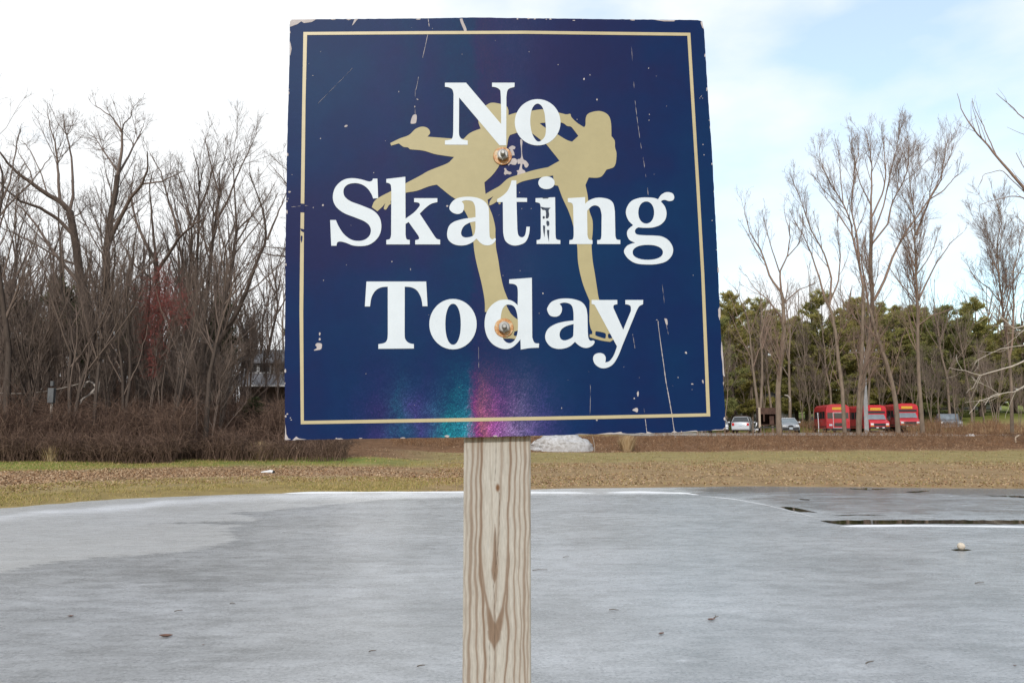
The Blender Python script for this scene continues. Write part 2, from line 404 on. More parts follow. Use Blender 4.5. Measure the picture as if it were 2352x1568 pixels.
for s_ in slots:
    tag(flat_poly(s_, 0.004, 'open_water', m_water, 1.1), kind='structure')
m_snow = plain('white_snow_ice', (0.74, 0.75, 0.77), 0.7, var=0.06, scale=6, bmp=0.3)
def lip(P, name, w_m, h_m, label):
    """raised ridge of white ice along a line of ice points"""
    pts = [onz(a, b_) for a, b_ in P]; V = []; Fs = []
    m = 0; rows = []
    for i in range(len(pts)-1):
        for j in range(10):
            rows.append(pts[i]+(pts[i+1]-pts[i])*j/10)
    rows.append(pts[-1])
    for k_, p in enumerate(rows):
        e = min(1.0, min(k_, len(rows)-1-k_)/6.0)*(0.75+0.35*vnoise(p[0], 3, 1.7, 31))
        for q, hh in ((-1, -0.004), (-0.6, .7), (0, 1), (0.6, .6), (1, -0.004)):
            V.append((p[0], p[1]+q*w_m/2*max(e, .05), 0.001+max(hh, -0.5)*h_m*e if hh > 0 else -0.004))
    for i in range(len(rows)-1):
        for j in range(4): Fs.append((i*5+j, (i+1)*5+j, (i+1)*5+j+1, i*5+j+1))
    o = mesh_obj(name, V, Fs, m_snow, smooth=True)
    bm = bmesh.new(); bm.from_mesh(o.data); bmesh.ops.recalc_face_normals(bm, faces=bm.faces)
    if sum(f.normal.z for f in bm.faces) < 0: bmesh.ops.reverse_faces(bm, faces=bm.faces)
    bm.to_mesh(o.data); bm.free()
    return tag(o, kind='structure')
lip([(1930, 1208), (2000, 1207), (2100, 1206.5), (2250, 1208), (2420, 1210.5), (2700, 1216)], 'snow_ridge', 0.26, 0.018, '')
lip([(640, 1132.5), (760, 1131), (900, 1130), (1090, 1130), (1220, 1131), (1370, 1131.5)], 'snow_ridge', 0.34, 0.035, '')
lip([(1385, 1131), (1470, 1130), (1560, 1132), (1610, 1136)], 'snow_ridge', 0.5, 0.035, '')
lip([(1610, 1138), (1690, 1146), (1760, 1159), (1830, 1176), (1880, 1189)], 'snow_ridge', 0.22, 0.003, '')
# ------------------------------------------------------------------ the sign
# panel plane solved from its four corners (a 24 inch square board, 1.2 m from the lens)
r1 = np.array([.99883879, .01642035, .04529288]); r2c = None
f_src = 3300.0
def cam2w(v): return np.array([v[0], v[2]*cp-v[1]*sp, v[2]*sp+v[1]*cp])    # (right, up, forward) -> world
nrm_c = np.array([-0.04292869, -0.1233778, 0.99143081]); nrm_c /= np.linalg.norm(nrm_c)
t_c = np.array([-0.3242431, 0.46885771, 1.20360205])
PN = cam2w(nrm_c); P0 = cam2w(t_c)+np.array([0, 0, CH])
BX = cam2w(r1); BX = BX-PN*BX.dot(PN); BX /= np.linalg.norm(BX)
BZ = np.cross(BX, PN); BZ /= np.linalg.norm(BZ)
if BZ[2] < 0: BZ = -BZ
NF = -PN if PN[1] > 0 else PN            # towards the viewer
def S(x, y, off=0.0):                    # point of the panel seen at photo pixel x,y (4096 wide)
    d = ray(x/4096*2352, y/4096*2352); o = np.array([0, 0, CH])
    k = (P0-o).dot(PN)/d.dot(PN); return o+d*k+NF*off

FOOT = np.array([S(2000, 1700)[0], S(2000, 1700)[1]+0.055, 0.0]); FOOT[2] = gz(FOOT[0], FOOT[1])
sign = thing('skating_sign', 'square navy blue sign reading No Skating Today with gold skaters, bolted to a wooden post', 'sign', FOOT)

CROPS = {1: (1100, 50, .44643), 2: (2000, 50, .44643), 3: (1100, 650, .44643), 4: (2000, 650, .44643), 5: (1100, 1250, .42517), 6: (2000, 1250, .42517), 7: (1900, 500, .1594), 8: (1900, 1200, .1594), 0: (0, 0, 1)}
def path(s, closed=True, sub=6):
    """'@k' switches crop, 'x,y' smooth point, 'x,y!' corner point -> polyline in photo px"""
    pts = []; cr = CROPS[0]
    for tkn in s.split():
        if tkn[0] == '@': cr = CROPS[int(tkn[1:])]; continue
        c_ = tkn.endswith('!'); a, b_ = tkn.rstrip('!').split(',')
        pts.append((cr[0]+float(a)*cr[2], cr[1]+float(b_)*cr[2], c_))
    n = len(pts); out = []
    for i in range(n if closed else n-1):
        p1 = pts[i]; p2 = pts[(i+1) % n]; p0 = pts[(i-1) % n]; p3 = pts[(i+2) % n]
        out.append((p1[0], p1[1]))
        if p1[2] and p2[2]: continue
        if p1[2]: p0 = p1
        if p2[2]: p3 = p2
        for j in range(1, sub):
            t = j/sub
            q = []
            for k in (0, 1):
                a, b_, c_, d = p0[k], p1[k], p2[k], p3[k]
                # centripetal-like damping: limit tangents
                m1 = (c_-a)*0.5; m2 = (d-b_)*0.5
                q.append((2*t**3-3*t**2+1)*b_+(t**3-2*t**2+t)*m1+(-2*t**3+3*t**2)*c_+(t**3-t**2)*m2)
            out.append(tuple(q))
    if not closed: out.append(pts[-1][:2])
    return out
def ell(crop, cx, cy, rx, ry, n=36, e=2.0):
    cr = CROPS[crop]; o = []
    for i in range(n):
        a = 2*math.pi*i/n; ca, sa = math.cos(a), math.sin(a)
        o.append((cr[0]+cr[2]*(cx+rx*math.copysign(abs(ca)**(2/e), ca)), cr[1]+cr[2]*(cy+ry*math.copysign(abs(sa)**(2/e), sa))))
    return o
def clean(pl):
    o = []
    for p in pl:
        if not o or math.hypot(p[0]-o[-1][0], p[1]-o[-1][1]) > 0.6: o.append(p)
    if math.hypot(o[0][0]-o[-1][0], o[0][1]-o[-1][1]) <= 0.6: o.pop()
    return o
def film(loops, off, thick=0.0003, sub_of=None):
    """flat film on the panel: list of loops (first outer, rest holes) in photo px; returns V,F relative to FOOT"""
    loops = [clean(l) for l in loops]
    flat = [p for l in loops for p in l]
    tri = tessellate_polygon([[Vector((p[0], -p[1], 0)) for p in l] for l in loops])
    top = [S(x, y, off)-FOOT for x, y in flat]; V = list(top)
    Fs = []
    for a, b_, c_ in tri:
        nn = np.cross(top[b_]-top[a], top[c_]-top[a])
        Fs.append((a, b_, c_) if nn.dot(NF) > 0 else (a, c_, b_))
    base = len(V); V += [v-NF*thick for v in top]
    k = 0
    for l in loops:
        m = len(l)
        for i in range(m): Fs.append((k+i, k+(i+1) % m, base+k+(i+1) % m, base+k+i))
        k += m
    return V, Fs
def film_obj(name, groups, off, mats, parent):
    V = []; Fs = []; M = []
    for item in groups:
        loops, o_, mi_ = item if isinstance(item, tuple) else (item, 0, 0)
        v, f = film(loops, off+o_); b_ = len(V); V += v; Fs += [tuple(b_+i for i in q) for q in f]; M += [mi_]*len(f)
    return mesh_obj(name, V, Fs, mats, parent, mi=M)

# materials ----
def sign_mat(name, base, var, rough, irid=0.0, dirt=0.25):
    m, nt, b, out = new_mat(name)
    n1 = noise(nt, 7, 4, 0.6); n2 = noise(nt, 60, 4, 0.7); n3 = noise(nt, 900, 2, 0.5)
    lo = tuple(c_*(1-var) for c_ in base); hi = tuple(c_*(1+var) for c_ in base)
    c_ = ramp(nt, n1, [(0.3, lo), (0.7, hi)])
    if 'blue' in name: c_ = mix(nt, 0.85, ramp(nt, noise(nt, 4.2, 3, 0.55), [(0.34, (0.0035, 0.034, 0.100)), (0.5, (0.0055, 0.023, 0.092)), (0.66, (0.0165, 0.016, 0.082))]), c_) if False else ramp(nt, noise(nt, 4.2, 4, 0.6), [(0.34, (0.0032, 0.028, 0.094)), (0.5, (0.0045, 0.020, 0.085)), (0.66, (0.0105, 0.0155, 0.072))])
    c_ = mix(nt, dirt, c_, ramp(nt, n2, [(0.35, (0.86, 0.86, 0.86)), (0.62, (1.08, 1.08, 1.08))]), 'MULTIPLY')
    L(nt, c_, b.inputs['Base Color']); b.inputs['Roughness'].default_value = rough
    b.inputs['Specular IOR Level'].default_value = 0.07 if 'blue' in name else 0.3
    bump(nt, b, n2, 0.05, 0.002)
    return m, nt, b, out
m_blue, nt, b, out = sign_mat('blue_film', (0.0050, 0.0245, 0.098), 0.18, 0.42)
# flash glare painted into the film's gloss: bands of teal, violet and magenta
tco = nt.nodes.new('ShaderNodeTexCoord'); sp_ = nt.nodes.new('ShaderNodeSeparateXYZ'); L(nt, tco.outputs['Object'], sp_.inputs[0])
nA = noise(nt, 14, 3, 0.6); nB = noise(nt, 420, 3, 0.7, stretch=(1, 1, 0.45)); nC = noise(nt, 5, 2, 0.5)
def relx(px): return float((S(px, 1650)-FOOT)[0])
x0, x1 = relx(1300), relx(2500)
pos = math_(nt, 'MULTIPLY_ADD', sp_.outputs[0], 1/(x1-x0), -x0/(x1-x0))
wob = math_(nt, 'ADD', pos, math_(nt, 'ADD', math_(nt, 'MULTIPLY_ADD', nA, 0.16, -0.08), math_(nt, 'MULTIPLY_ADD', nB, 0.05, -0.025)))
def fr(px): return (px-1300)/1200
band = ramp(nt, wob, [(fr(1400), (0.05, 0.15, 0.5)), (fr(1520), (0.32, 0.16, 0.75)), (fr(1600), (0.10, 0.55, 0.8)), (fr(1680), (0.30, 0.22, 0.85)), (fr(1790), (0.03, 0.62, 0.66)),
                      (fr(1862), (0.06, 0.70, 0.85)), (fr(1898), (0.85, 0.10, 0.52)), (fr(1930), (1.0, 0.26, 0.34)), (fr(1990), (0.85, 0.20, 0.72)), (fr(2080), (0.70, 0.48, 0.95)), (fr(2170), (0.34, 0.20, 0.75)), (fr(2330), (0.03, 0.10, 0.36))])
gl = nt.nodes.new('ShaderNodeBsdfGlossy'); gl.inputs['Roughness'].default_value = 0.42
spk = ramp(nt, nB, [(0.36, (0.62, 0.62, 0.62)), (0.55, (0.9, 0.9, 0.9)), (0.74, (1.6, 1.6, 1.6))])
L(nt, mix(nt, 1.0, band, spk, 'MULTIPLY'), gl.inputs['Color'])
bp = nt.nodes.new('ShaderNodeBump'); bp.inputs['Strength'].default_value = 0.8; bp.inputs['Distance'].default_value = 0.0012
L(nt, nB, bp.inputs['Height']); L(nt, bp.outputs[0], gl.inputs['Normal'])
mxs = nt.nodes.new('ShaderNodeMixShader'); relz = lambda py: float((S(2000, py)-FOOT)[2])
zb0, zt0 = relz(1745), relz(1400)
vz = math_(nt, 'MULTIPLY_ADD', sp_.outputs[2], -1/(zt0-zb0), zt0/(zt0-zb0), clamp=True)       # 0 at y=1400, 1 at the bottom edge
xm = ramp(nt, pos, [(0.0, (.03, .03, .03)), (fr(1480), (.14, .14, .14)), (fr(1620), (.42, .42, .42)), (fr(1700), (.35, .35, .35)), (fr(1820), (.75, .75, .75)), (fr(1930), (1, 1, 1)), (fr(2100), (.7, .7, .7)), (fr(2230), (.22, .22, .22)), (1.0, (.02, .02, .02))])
glare_mask = math_(nt, 'MULTIPLY', math_(nt, 'POWER', vz, 1.7), xm)
glare_mask = math_(nt, 'MULTIPLY', glare_mask, math_(nt, 'MULTIPLY_ADD', math_(nt, 'ADD', math_(nt, 'MULTIPLY', nA, 0.6), math_(nt, 'MULTIPLY', noise(nt, 38, 4, 0.65), 0.5)), 3.6, -1.35, clamp=True))
L(nt, math_(nt, 'MULTIPLY_ADD', glare_mask, 0.46, 0.006), mxs.inputs[0])     # painted glare, strongest along the bottom middle of the panel
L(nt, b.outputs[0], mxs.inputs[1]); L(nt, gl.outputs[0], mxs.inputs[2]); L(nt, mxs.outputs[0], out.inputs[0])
GLARE_MIX = mxs
m_white, *_ = sign_mat('white_film', (0.64, 0.71, 0.77), 0.03, 0.45, dirt=0.15)
m_gold, *_ = sign_mat('gold_film', (0.41, 0.36, 0.195), 0.05, 0.45, dirt=0.25)
m_gold2, *_ = sign_mat('gold_line_film', (0.50, 0.43, 0.26), 0.06, 0.4, dirt=0.3)
m_chip = plain('bare_filler', (0.47, 0.43, 0.43), 0.85, var=0.14, scale=60)
m_board = plain('panel_edge', (0.42, 0.38, 0.34), 0.85, var=0.25, scale=80)
m_darkchip = plain('chipped_dark', (0.03, 0.045, 0.075), 0.8, var=0.4, scale=120)

# panel board
OUT = path('@1 131,110! 150,72! 380,62! 1060,57! 1380,54! 1780,46! @2 0,50! 1000,62! 1770,70! 1812,80! 1828,152! 1860,680! @4 1905,0! 1932,520! 1955,980! @6 2068,0! 2098,600! 2116,900! 2119,1078! 2100,1101! 1640,1127! 900,1143! 300,1158! @5 1795,1172! 640,1188! 110,1199! 94,1196! 95,1100! 90,500! @3 91,1300! 92,850! 105,0! @1 108,1200! 130,400!')
# roughen the edge a little, as a worn board
def rough_edge(pl, step=14, amp=1.3):
    o = []; n = len(pl)
    for i in range(n):
        a, b_ = pl[i], pl[(i+1) % n]; d = math.hypot(b_[0]-a[0], b_[1]-a[1]); k = max(1, int(d/step))
        for j in range(k):
            t = j/k; x, y = a[0]+(b_[0]-a[0])*t, a[1]+(b_[1]-a[1])*t
            q = amp*(rs.rand()-0.5)*(1 if j else 0); nxx, nyy = -(b_[1]-a[1])/d, (b_[0]-a[0])/d
            o.append((x+nxx*q, y+nyy*q))
    return o
OUTR = rough_edge(OUT)
V = []; Fs = []; MI = []
v, f = film([OUTR], 0.0, 0.0125)
ntri = sum(1 for q in f if len(q) == 3)
# back face
nb = len(v)//2
back = [tuple(nb+i for i in reversed(q)) for q in f if len(q) == 3]
V = v; Fs = list(f)+back; MI = [0 if len(q) == 3 else 1 for q in f]+[1]*len(back)
def addfilm(loops, off, mi_):
    global V, Fs, MI
    v, f = film(loops, off, 0.0002); b_ = len(V); V = V+v; Fs = Fs+[tuple(b_+i for i in q) for q in f]; MI = MI+[mi_]*len(f)
def scratch(s, w_, gaps=0.0, seed=1):
    pl = path(s, closed=False, sub=8); rr_ = np.random.RandomState(seed)
    i = 0; out_ = []
    while i < len(pl)-1:
        k = rr_.randint(2, 7) if gaps else len(pl)-1
        seg = pl[i:i+k+1]; i += k
        if gaps and rr_.rand() < gaps: continue
        if len(seg) < 2: continue
        Lp = []; Rp = []
        for j, p in enumerate(seg):
            a = seg[max(0, j-1)]; c_ = seg[min(len(seg)-1, j+1)]; d = math.hypot(c_[0]-a[0], c_[1]-a[1])+1e-6
            nn = (-(c_[1]-a[1])/d, (c_[0]-a[0])/d); ww = w_/2*0.75*(0.55+0.9*rr_.rand())*(0.35 if j in (0, len(seg)-1) else 1)
            Lp.append((p[0]+nn[0]*ww, p[1]+nn[1]*ww)); Rp.append((p[0]-nn[0]*ww, p[1]-nn[1]*ww))
        out_.append(Lp+Rp[::-1])
    return out_
def blob(crop, cx, cy, rx, ry, seed=0, n=9, ang=0):
    rr_ = np.random.RandomState(seed+int(cx)); cr = CROPS[crop]; o = []
    for i in range(n):
        a = 2*math.pi*i/n; q = 0.65+0.5*rr_.rand(); x, y = rx*q*math.cos(a), ry*q*math.sin(a)
        x, y = x*math.cos(ang)-y*math.sin(ang), x*math.sin(ang)+y*math.cos(ang)
        o.append((cr[0]+cr[2]*(cx+x), cr[1]+cr[2]*(cy+y)))
    return o
chips = [
 path('@1 133,132! 200,108! 235,82! 260,98! 330,88! 368,64! 150,66! 134,84!', sub=1), path('@1 690,120! 712,62! 740,62! 705,108!'), path('@1 500,66! 515,70! 545,66! 545,62! 500,62!'), path('@1 640,66! 660,72! 690,62! 640,62!'),
 path('@1 133,260 148,320 145,350 135,390 132,330'), path('@1 1655,58! 1678,56! 1690,90 1712,140 1716,170 1700,178 1688,150 1665,95'),
 path('@2 1375,68! 1470,82! 1560,82! 1570,72!'), path('@2 1800,80! 1812,82! 1826,150! 1812,140! 1798,98!'),
 path('@5 92,1196! 98,1050! 104,1100! 106,1140! 125,1180! 150,1190! 110,1197!'), path('@5 170,1192! 200,1164! 225,1182! 300,1192! 250,1194!'),
 path('@5 365,355 395,330 380,305 400,285 440,295 435,340 405,352'), blob(5, 420, 250, 11, 14, 1), blob(5, 116, 953, 8, 8, 2), blob(5, 101, 975, 10, 12, 3), blob(5, 145, 990, 5, 7, 3), blob(5, 154, 1008, 7, 6, 4), blob(5, 610, 1186, 30, 5, 3, 11), blob(5, 1620, 1162, 24, 12, 3, 11), blob(5, 855, 575, 4, 4), blob(5, 97, 550, 9, 22, 4),
 blob(6, 1297, 765, 9, 26, 1), blob(6, 1263, 805, 7, 9, 2), path('@6 1245,915 1280,895 1298,905 1292,935 1270,928'), path('@6 1545,55! 1570,62 1577,110 1562,112'), blob(6, 1750, 378, 14, 9, 5, 8, .7), blob(6, 1907, 647, 9, 20, 6, 8, -.3), blob(6, 1808, 672, 14, 6, 7), blob(6, 910, 1010, 8, 7, 8), blob(6, 580, 897, 4, 8, 9), blob(6, 1675, 610, 4, 7, 2), blob(6, 1475, 68, 9, 3, 2),
 path('@1 1215,990 1235,925 1268,920 1265,985 1240,998'), blob(1, 635, 1020, 20, 9, 2, 8, -.4), blob(1, 1277, 780, 9, 5, 3, 8, .4), blob(1, 1253, 845, 5, 9, 4), blob(1, 408, 1131, 5, 5, 5), blob(1, 1109, 712, 3, 8, 6), blob(1, 340, 567, 7, 3, 6),
 blob(2, 752, 598, 8, 11, 1), blob(2, 868, 782, 8, 10, 2), blob(2, 806, 561, 5, 5, 3), blob(2, 521, 470, 4, 4, 4), blob(2, 261, 355, 2, 7, 5), blob(2, 1331, 502, 5, 6, 6), blob(2, 1338, 915, 5, 5, 7), blob(2, 1335, 967, 4, 6, 7), blob(2, 1854, 690, 7, 20, 8), blob(2, 1818, 1184, 5, 6, 9), blob(2, 1827, 1277, 5, 5, 1), blob(2, 1899, 1357, 6, 13, 2), blob(2, 1800, 757, 4, 4, 3), blob(2, 1816, 770, 3, 4, 3), blob(2, 1790, 770, 3, 4, 3), blob(2, 1805, 748, 3, 3, 3), blob(2, 158, 60, 9, 7), blob(2, 257, 57, 12, 6, 2), blob(2, 312, 60, 10, 7, 3), blob(2, 415, 63, 7, 5, 4), blob(2, 660, 74, 15, 5, 5), blob(2, 690, 960, 3, 6), 
 blob(3, 429, 382, 11, 9, 1), blob(3, 130, 264, 12, 8, 2), blob(3, 1048, 888, 6, 7, 3), blob(3, 1214, 958, 3, 10, 4), blob(3, 435, 1055, 5, 4, 5), blob(3, 343, 405, 3, 6, 6), blob(3, 118, 323, 4, 4, 6), blob(3, 1545, 390, 11, 9, 7), blob(3, 885, 92, 4, 5), blob(3, 400, 1535, 9, 16), blob(3, 152, 110, 4, 3),
 blob(4, 385, 1172, 6, 9, 1), blob(4, 1490, 1425, 9, 28, 2, 9, -.2), blob(4, 1900, 520, 5, 5, 3), blob(4, 175, 270, 4, 5, 4), blob(4, 195, 414, 3, 4), blob(4, 280, 413, 4, 4), blob(4, 1730, 1010, 4, 3), blob(4, 1956, 960, 8, 30, 5, 11), blob(4, 1966, 1350, 12, 70, 6, 14),
 path('@6 2085,270 2100,420 2108,560 2116,596 2098,585 2092,480 2080,380'), blob(6, 2112, 1000, 9, 18, 3), path('@6 2119,1075! 2100,1103! 1985,1108! 2020,1100 2090,1098 2108,1085'),
 path('@6 700,1142! 760,1138 900,1142 1030,1128 1070,1130 1100,1126 1140,1120 1150,1130 1200,1137! 1000,1142!'), path('@6 1270,1136! 1330,1130! 1375,1134! 1385,1118! 1420,1128! 1440,1134!'), path('@6 1610,1128! 1640,1108! 1668,1124! 1740,1119! 1840,1108 1870,1118 1960,1113! 1640,1127!'),
 # pale patches by the upper bolt
 path('@7 850,570 890,540 935,522 985,535 1012,560 1000,600 970,618 945,610 960,650 980,690 990,765 940,770 925,840 990,838 1045,870 1055,930 1020,1000 950,1000 880,985 850,1020 830,1000 860,950 840,880 840,780 800,680 790,640 840,655 880,655 880,620 850,600'),
 path('@7 1140,360! 1175,370 1190,430 1178,560 1180,700 1195,800 1220,870 1280,905 1340,980 1335,1030 1290,1075 1250,1055 1230,1000 1195,980 1180,1040 1190,1110 1250,1150 1262,1200 1200,1240 1130,1255 1060,1270 1070,1200 1045,1150 1100,1130 1120,1070 1140,1000 1130,975 1075,975 1065,870 1130,850 1160,780 1155,600 1135,440'),
 path('@7 730,1095 770,1090 800,1140 850,1170 905,1185 912,1220 870,1245 800,1235 760,1255 725,1220 745,1150'),
 ]
for k_, ch_ in enumerate(chips): addfilm([ch_], 0.00025+0.00002*(k_ % 5), 2)
lines = [('@6 1492,118 1510,280 1537,470 1560,640 1582,760 1605,890 1618,960 1628,1040 1642,1115', 3.6, 0, 1), ('@6 1248,212 1262,290 1272,360 1292,500 1310,605', 1.5, 0.25, 2), ('@6 1340,795 1352,890 1360,935', 1.3, 0.3, 3), ('@6 1366,1000 1376,1080 1380,1120', 2.4, 0, 4),
 ('@6 1565,120 1585,210', 1.2, .3, 4), ('@2 1175,200 1190,480 1206,740 1222,900 1250,1110 1270,1240 1290,1350 1305,1460 1320,1560', 1.5, 0.3, 5), ('@1 1372,56 1382,130', 3.0, 0.3, 6), ('@1 1368,202 1345,310 1323,405', 2.0, 0.0, 7), ('@1 1285,580 1275,640 1262,695', 1.6, 0.0, 8), ('@1 1258,695 1255,800 1256,910', 1.2, 0.5, 9),
 ('@4 1410,820 1440,1000 1460,1150 1485,1380', 1.0, 0.55, 10), ('@2 1333,440 1337,900 1334,1020', 0.9, .6, 11), ('@1 690,505 560,640 380,820', 0.7, .35, 12), ('@3 150,400 300,385 470,378', 1.4, .6, 13), ('@5 1915,320 1917,520', 1.2, .4, 14), ('@6 835,560 850,700 845,960', 1.1, .65, 15)]
for s_, w_, g_, sd_ in lines:
    for pl_ in scratch(s_, w_, g_, sd_): addfilm([pl_], 0.0003, 2)
# scattered pinpricks
for k_ in range(34):
    addfilm([blob(0, rs.uniform(1200, 2840), rs.uniform(100, 1690), rs.uniform(.7, 1.8), rs.uniform(.7, 2.0), k_, 5)], 0.00022, 2)
# nibbled edges
for k_ in range(26):
    e = rs.randint(4); t = rs.rand()
    c4 = [(1159, 82), (2812, 84), (2898, 1716), (1141, 1757)]; a, c_ = c4[e], c4[(e+1) % 4]
    x, y = a[0]+(c_[0]-a[0])*t, a[1]+(c_[1]-a[1])*t
    pl_ = [OUTR[i] for i in range(len(OUTR))]; q = min(pl_, key=lambda p: math.hypot(p[0]-x, p[1]-y))
    cx_, cy_ = 2010, 900; d = math.hypot(cx_-q[0], cy_-q[1]); ix_, iy_ = (cx_-q[0])/d, (cy_-q[1])/d
    s1, s2 = rs.uniform(2, 12), rs.uniform(1, 3.5)
    bx = (s1, s2) if e in (0, 2) else (s2, s1)
    addfilm([blob(0, q[0]+ix_*s2, q[1]+iy_*s2, bx[0], bx[1], k_, 8)], 0.00021, 2)
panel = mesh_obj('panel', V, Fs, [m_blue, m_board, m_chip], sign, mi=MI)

# gold border line
bo = path('@0 1213.8,129.5! 1700,126! 2100,124.5! 2761,132.6! @2 1785,1540! @4 1830,1000! @6 1977,975! @6 1000,998! @5 1800,1024! @5 243,1049! @5 231,0! @3 222,1100! @3 228,600! @3 236,0! @1 244,800!')
bi = path('@0 1228.6,141.5! 1700,138.5! 2100,137! 2749,144.6! @2 1757,1540! @4 1802,1000! @6 1943,946! @6 1000,966! @5 1800,990! @5 272,1017! @5 266,0! @3 256,1100! @3 260,600! @3 268,0! @1 274,800!')
nbp = len(bo)
V = []; Fs = []
for p in bo+bi: V.append(S(p[0], p[1], 0.0005)-FOOT)
for p in bo+bi: V.append(S(p[0], p[1], 0.0001)-FOOT)
skip = nbp-3   # the gap where the line has flaked off (left side)
for i in range(nbp):
    j = (i+1) % nbp
    for q in ((i, j, nbp+j, nbp+i), (2*nbp+i, 2*nbp+j, j, i), (3*nbp+j, 3*nbp+i, nbp+i, nbp+j)): Fs.append(q)
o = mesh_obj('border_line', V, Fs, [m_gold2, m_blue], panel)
bm = bmesh.new(); bm.from_mesh(o.data); bmesh.ops.recalc_face_normals(bm, faces=bm.faces); bm.to_mesh(o.data); bm.free()
for pl_ in (path('@3 229,368! 268,372! 265,450! 229,448!'), path('@3 232,655! 248,660! 245,700! 236,722! 230,690!'), path('@3 228,592! 262,600! 258,628! 232,612!')):
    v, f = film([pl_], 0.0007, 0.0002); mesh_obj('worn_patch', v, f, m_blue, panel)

# skaters (one joined gold silhouette, hands linked)
sk_out = path('@1 1843,1042! 1822,980 1830,900 1850,860 1885,838 1935,812 2000,817 2072,840 2092,880! 2092,922! 2165,900 @2 280,883! 400,870 540,903 592,915 630,912 640,940 690,990 752,1030! 765,1010 770,940 800,903 880,885 940,900 978,935 995,1000 998,1110! 1027,1150 1030,1210 1043,1260 1040,1330 1030,1370 1010,1392 953,1410! 915,1465 870,1482 795,1480! @4 765,203! 785,300 800,430 828,520 830,620 820,740 830,880 850,1000 870,1130 888,1228 950,1400 @6 1010,80 1060,200 1062,258! 1035,275! 950,262 843,232! 843,205! 868,203! 868,180! 850,140 840,80 @4 800,1400 803,1240! 740,1080 700,900 690,740 655,565 615,440 560,320 520,210! 487,205! 475,118! 300,148 160,190 60,290 10,352 @3 2020,372 2005,374 1998,345! 1950,375 1920,387! 1925,350 1957,303! 1905,335! 1915,390 1950,480 1973,580 1975,650 1980,760 2000,870 2020,1000 2050,1130 2090,1240 @8 790,120 830,220 900,340 990,430 1080,490! 1085,760! 980,795! 985,830! 965,850! 985,895! 1040,905! 1040,985! 900,965 700,960 500,900 300,600 @8 300,300! 248,300! 240,0 @3 1850,1080 1810,920 1785,790 1770,640 1740,520 1690,420 1620,330! 1560,290 1450,200! 1380,215 1270,255 1175,272 1100,305 1040,345 1040,370 1020,385 1000,418 985,423 975,410 990,365! 960,400! 918,438! 868,402! 890,350 940,310 1040,258 1170,188 1300,120 1380,75 1520,20 @1 1560,1344! 1605,1297! 1520,1285 1430,1270 1330,1240 1210,1228! 1190,1210! 1150,1205 1110,1175! 1040,1195! 1033,1172! 1120,1130 1200,1100 1260,1045 1320,1025 1370,1040 1390,1080 1365,1115! 1460,1122 1570,1130 1690,1135! 1750,1080')
H1 = path('@2 355,995! 400,990 545,988 600,1018 635,1025 658,1050 702,1108! 645,1160! 590,1140 500,1085 400,1030')
H2 = path('@2 90,1100! 155,1078! 285,1083! 360,1140 420,1188! 533,1330! 430,1388! 300,1415 150,1460 70,1490 @4 0,208 -70,248 -130,283! -140,180! @2 -70,1460 -20,1395! 40,1280 62,1200 75,1130')
H3 = path('@6 897,185 910,176 980,190 995,205 993,235 980,243 905,218 897,205')
H4 = path('@6 1018,200 1045,205 1053,215 1055,238 1020,240')
film_obj('skater_silhouette', [[sk_out, H1, H2, H3, H4]], 0.0005, m_gold, panel)

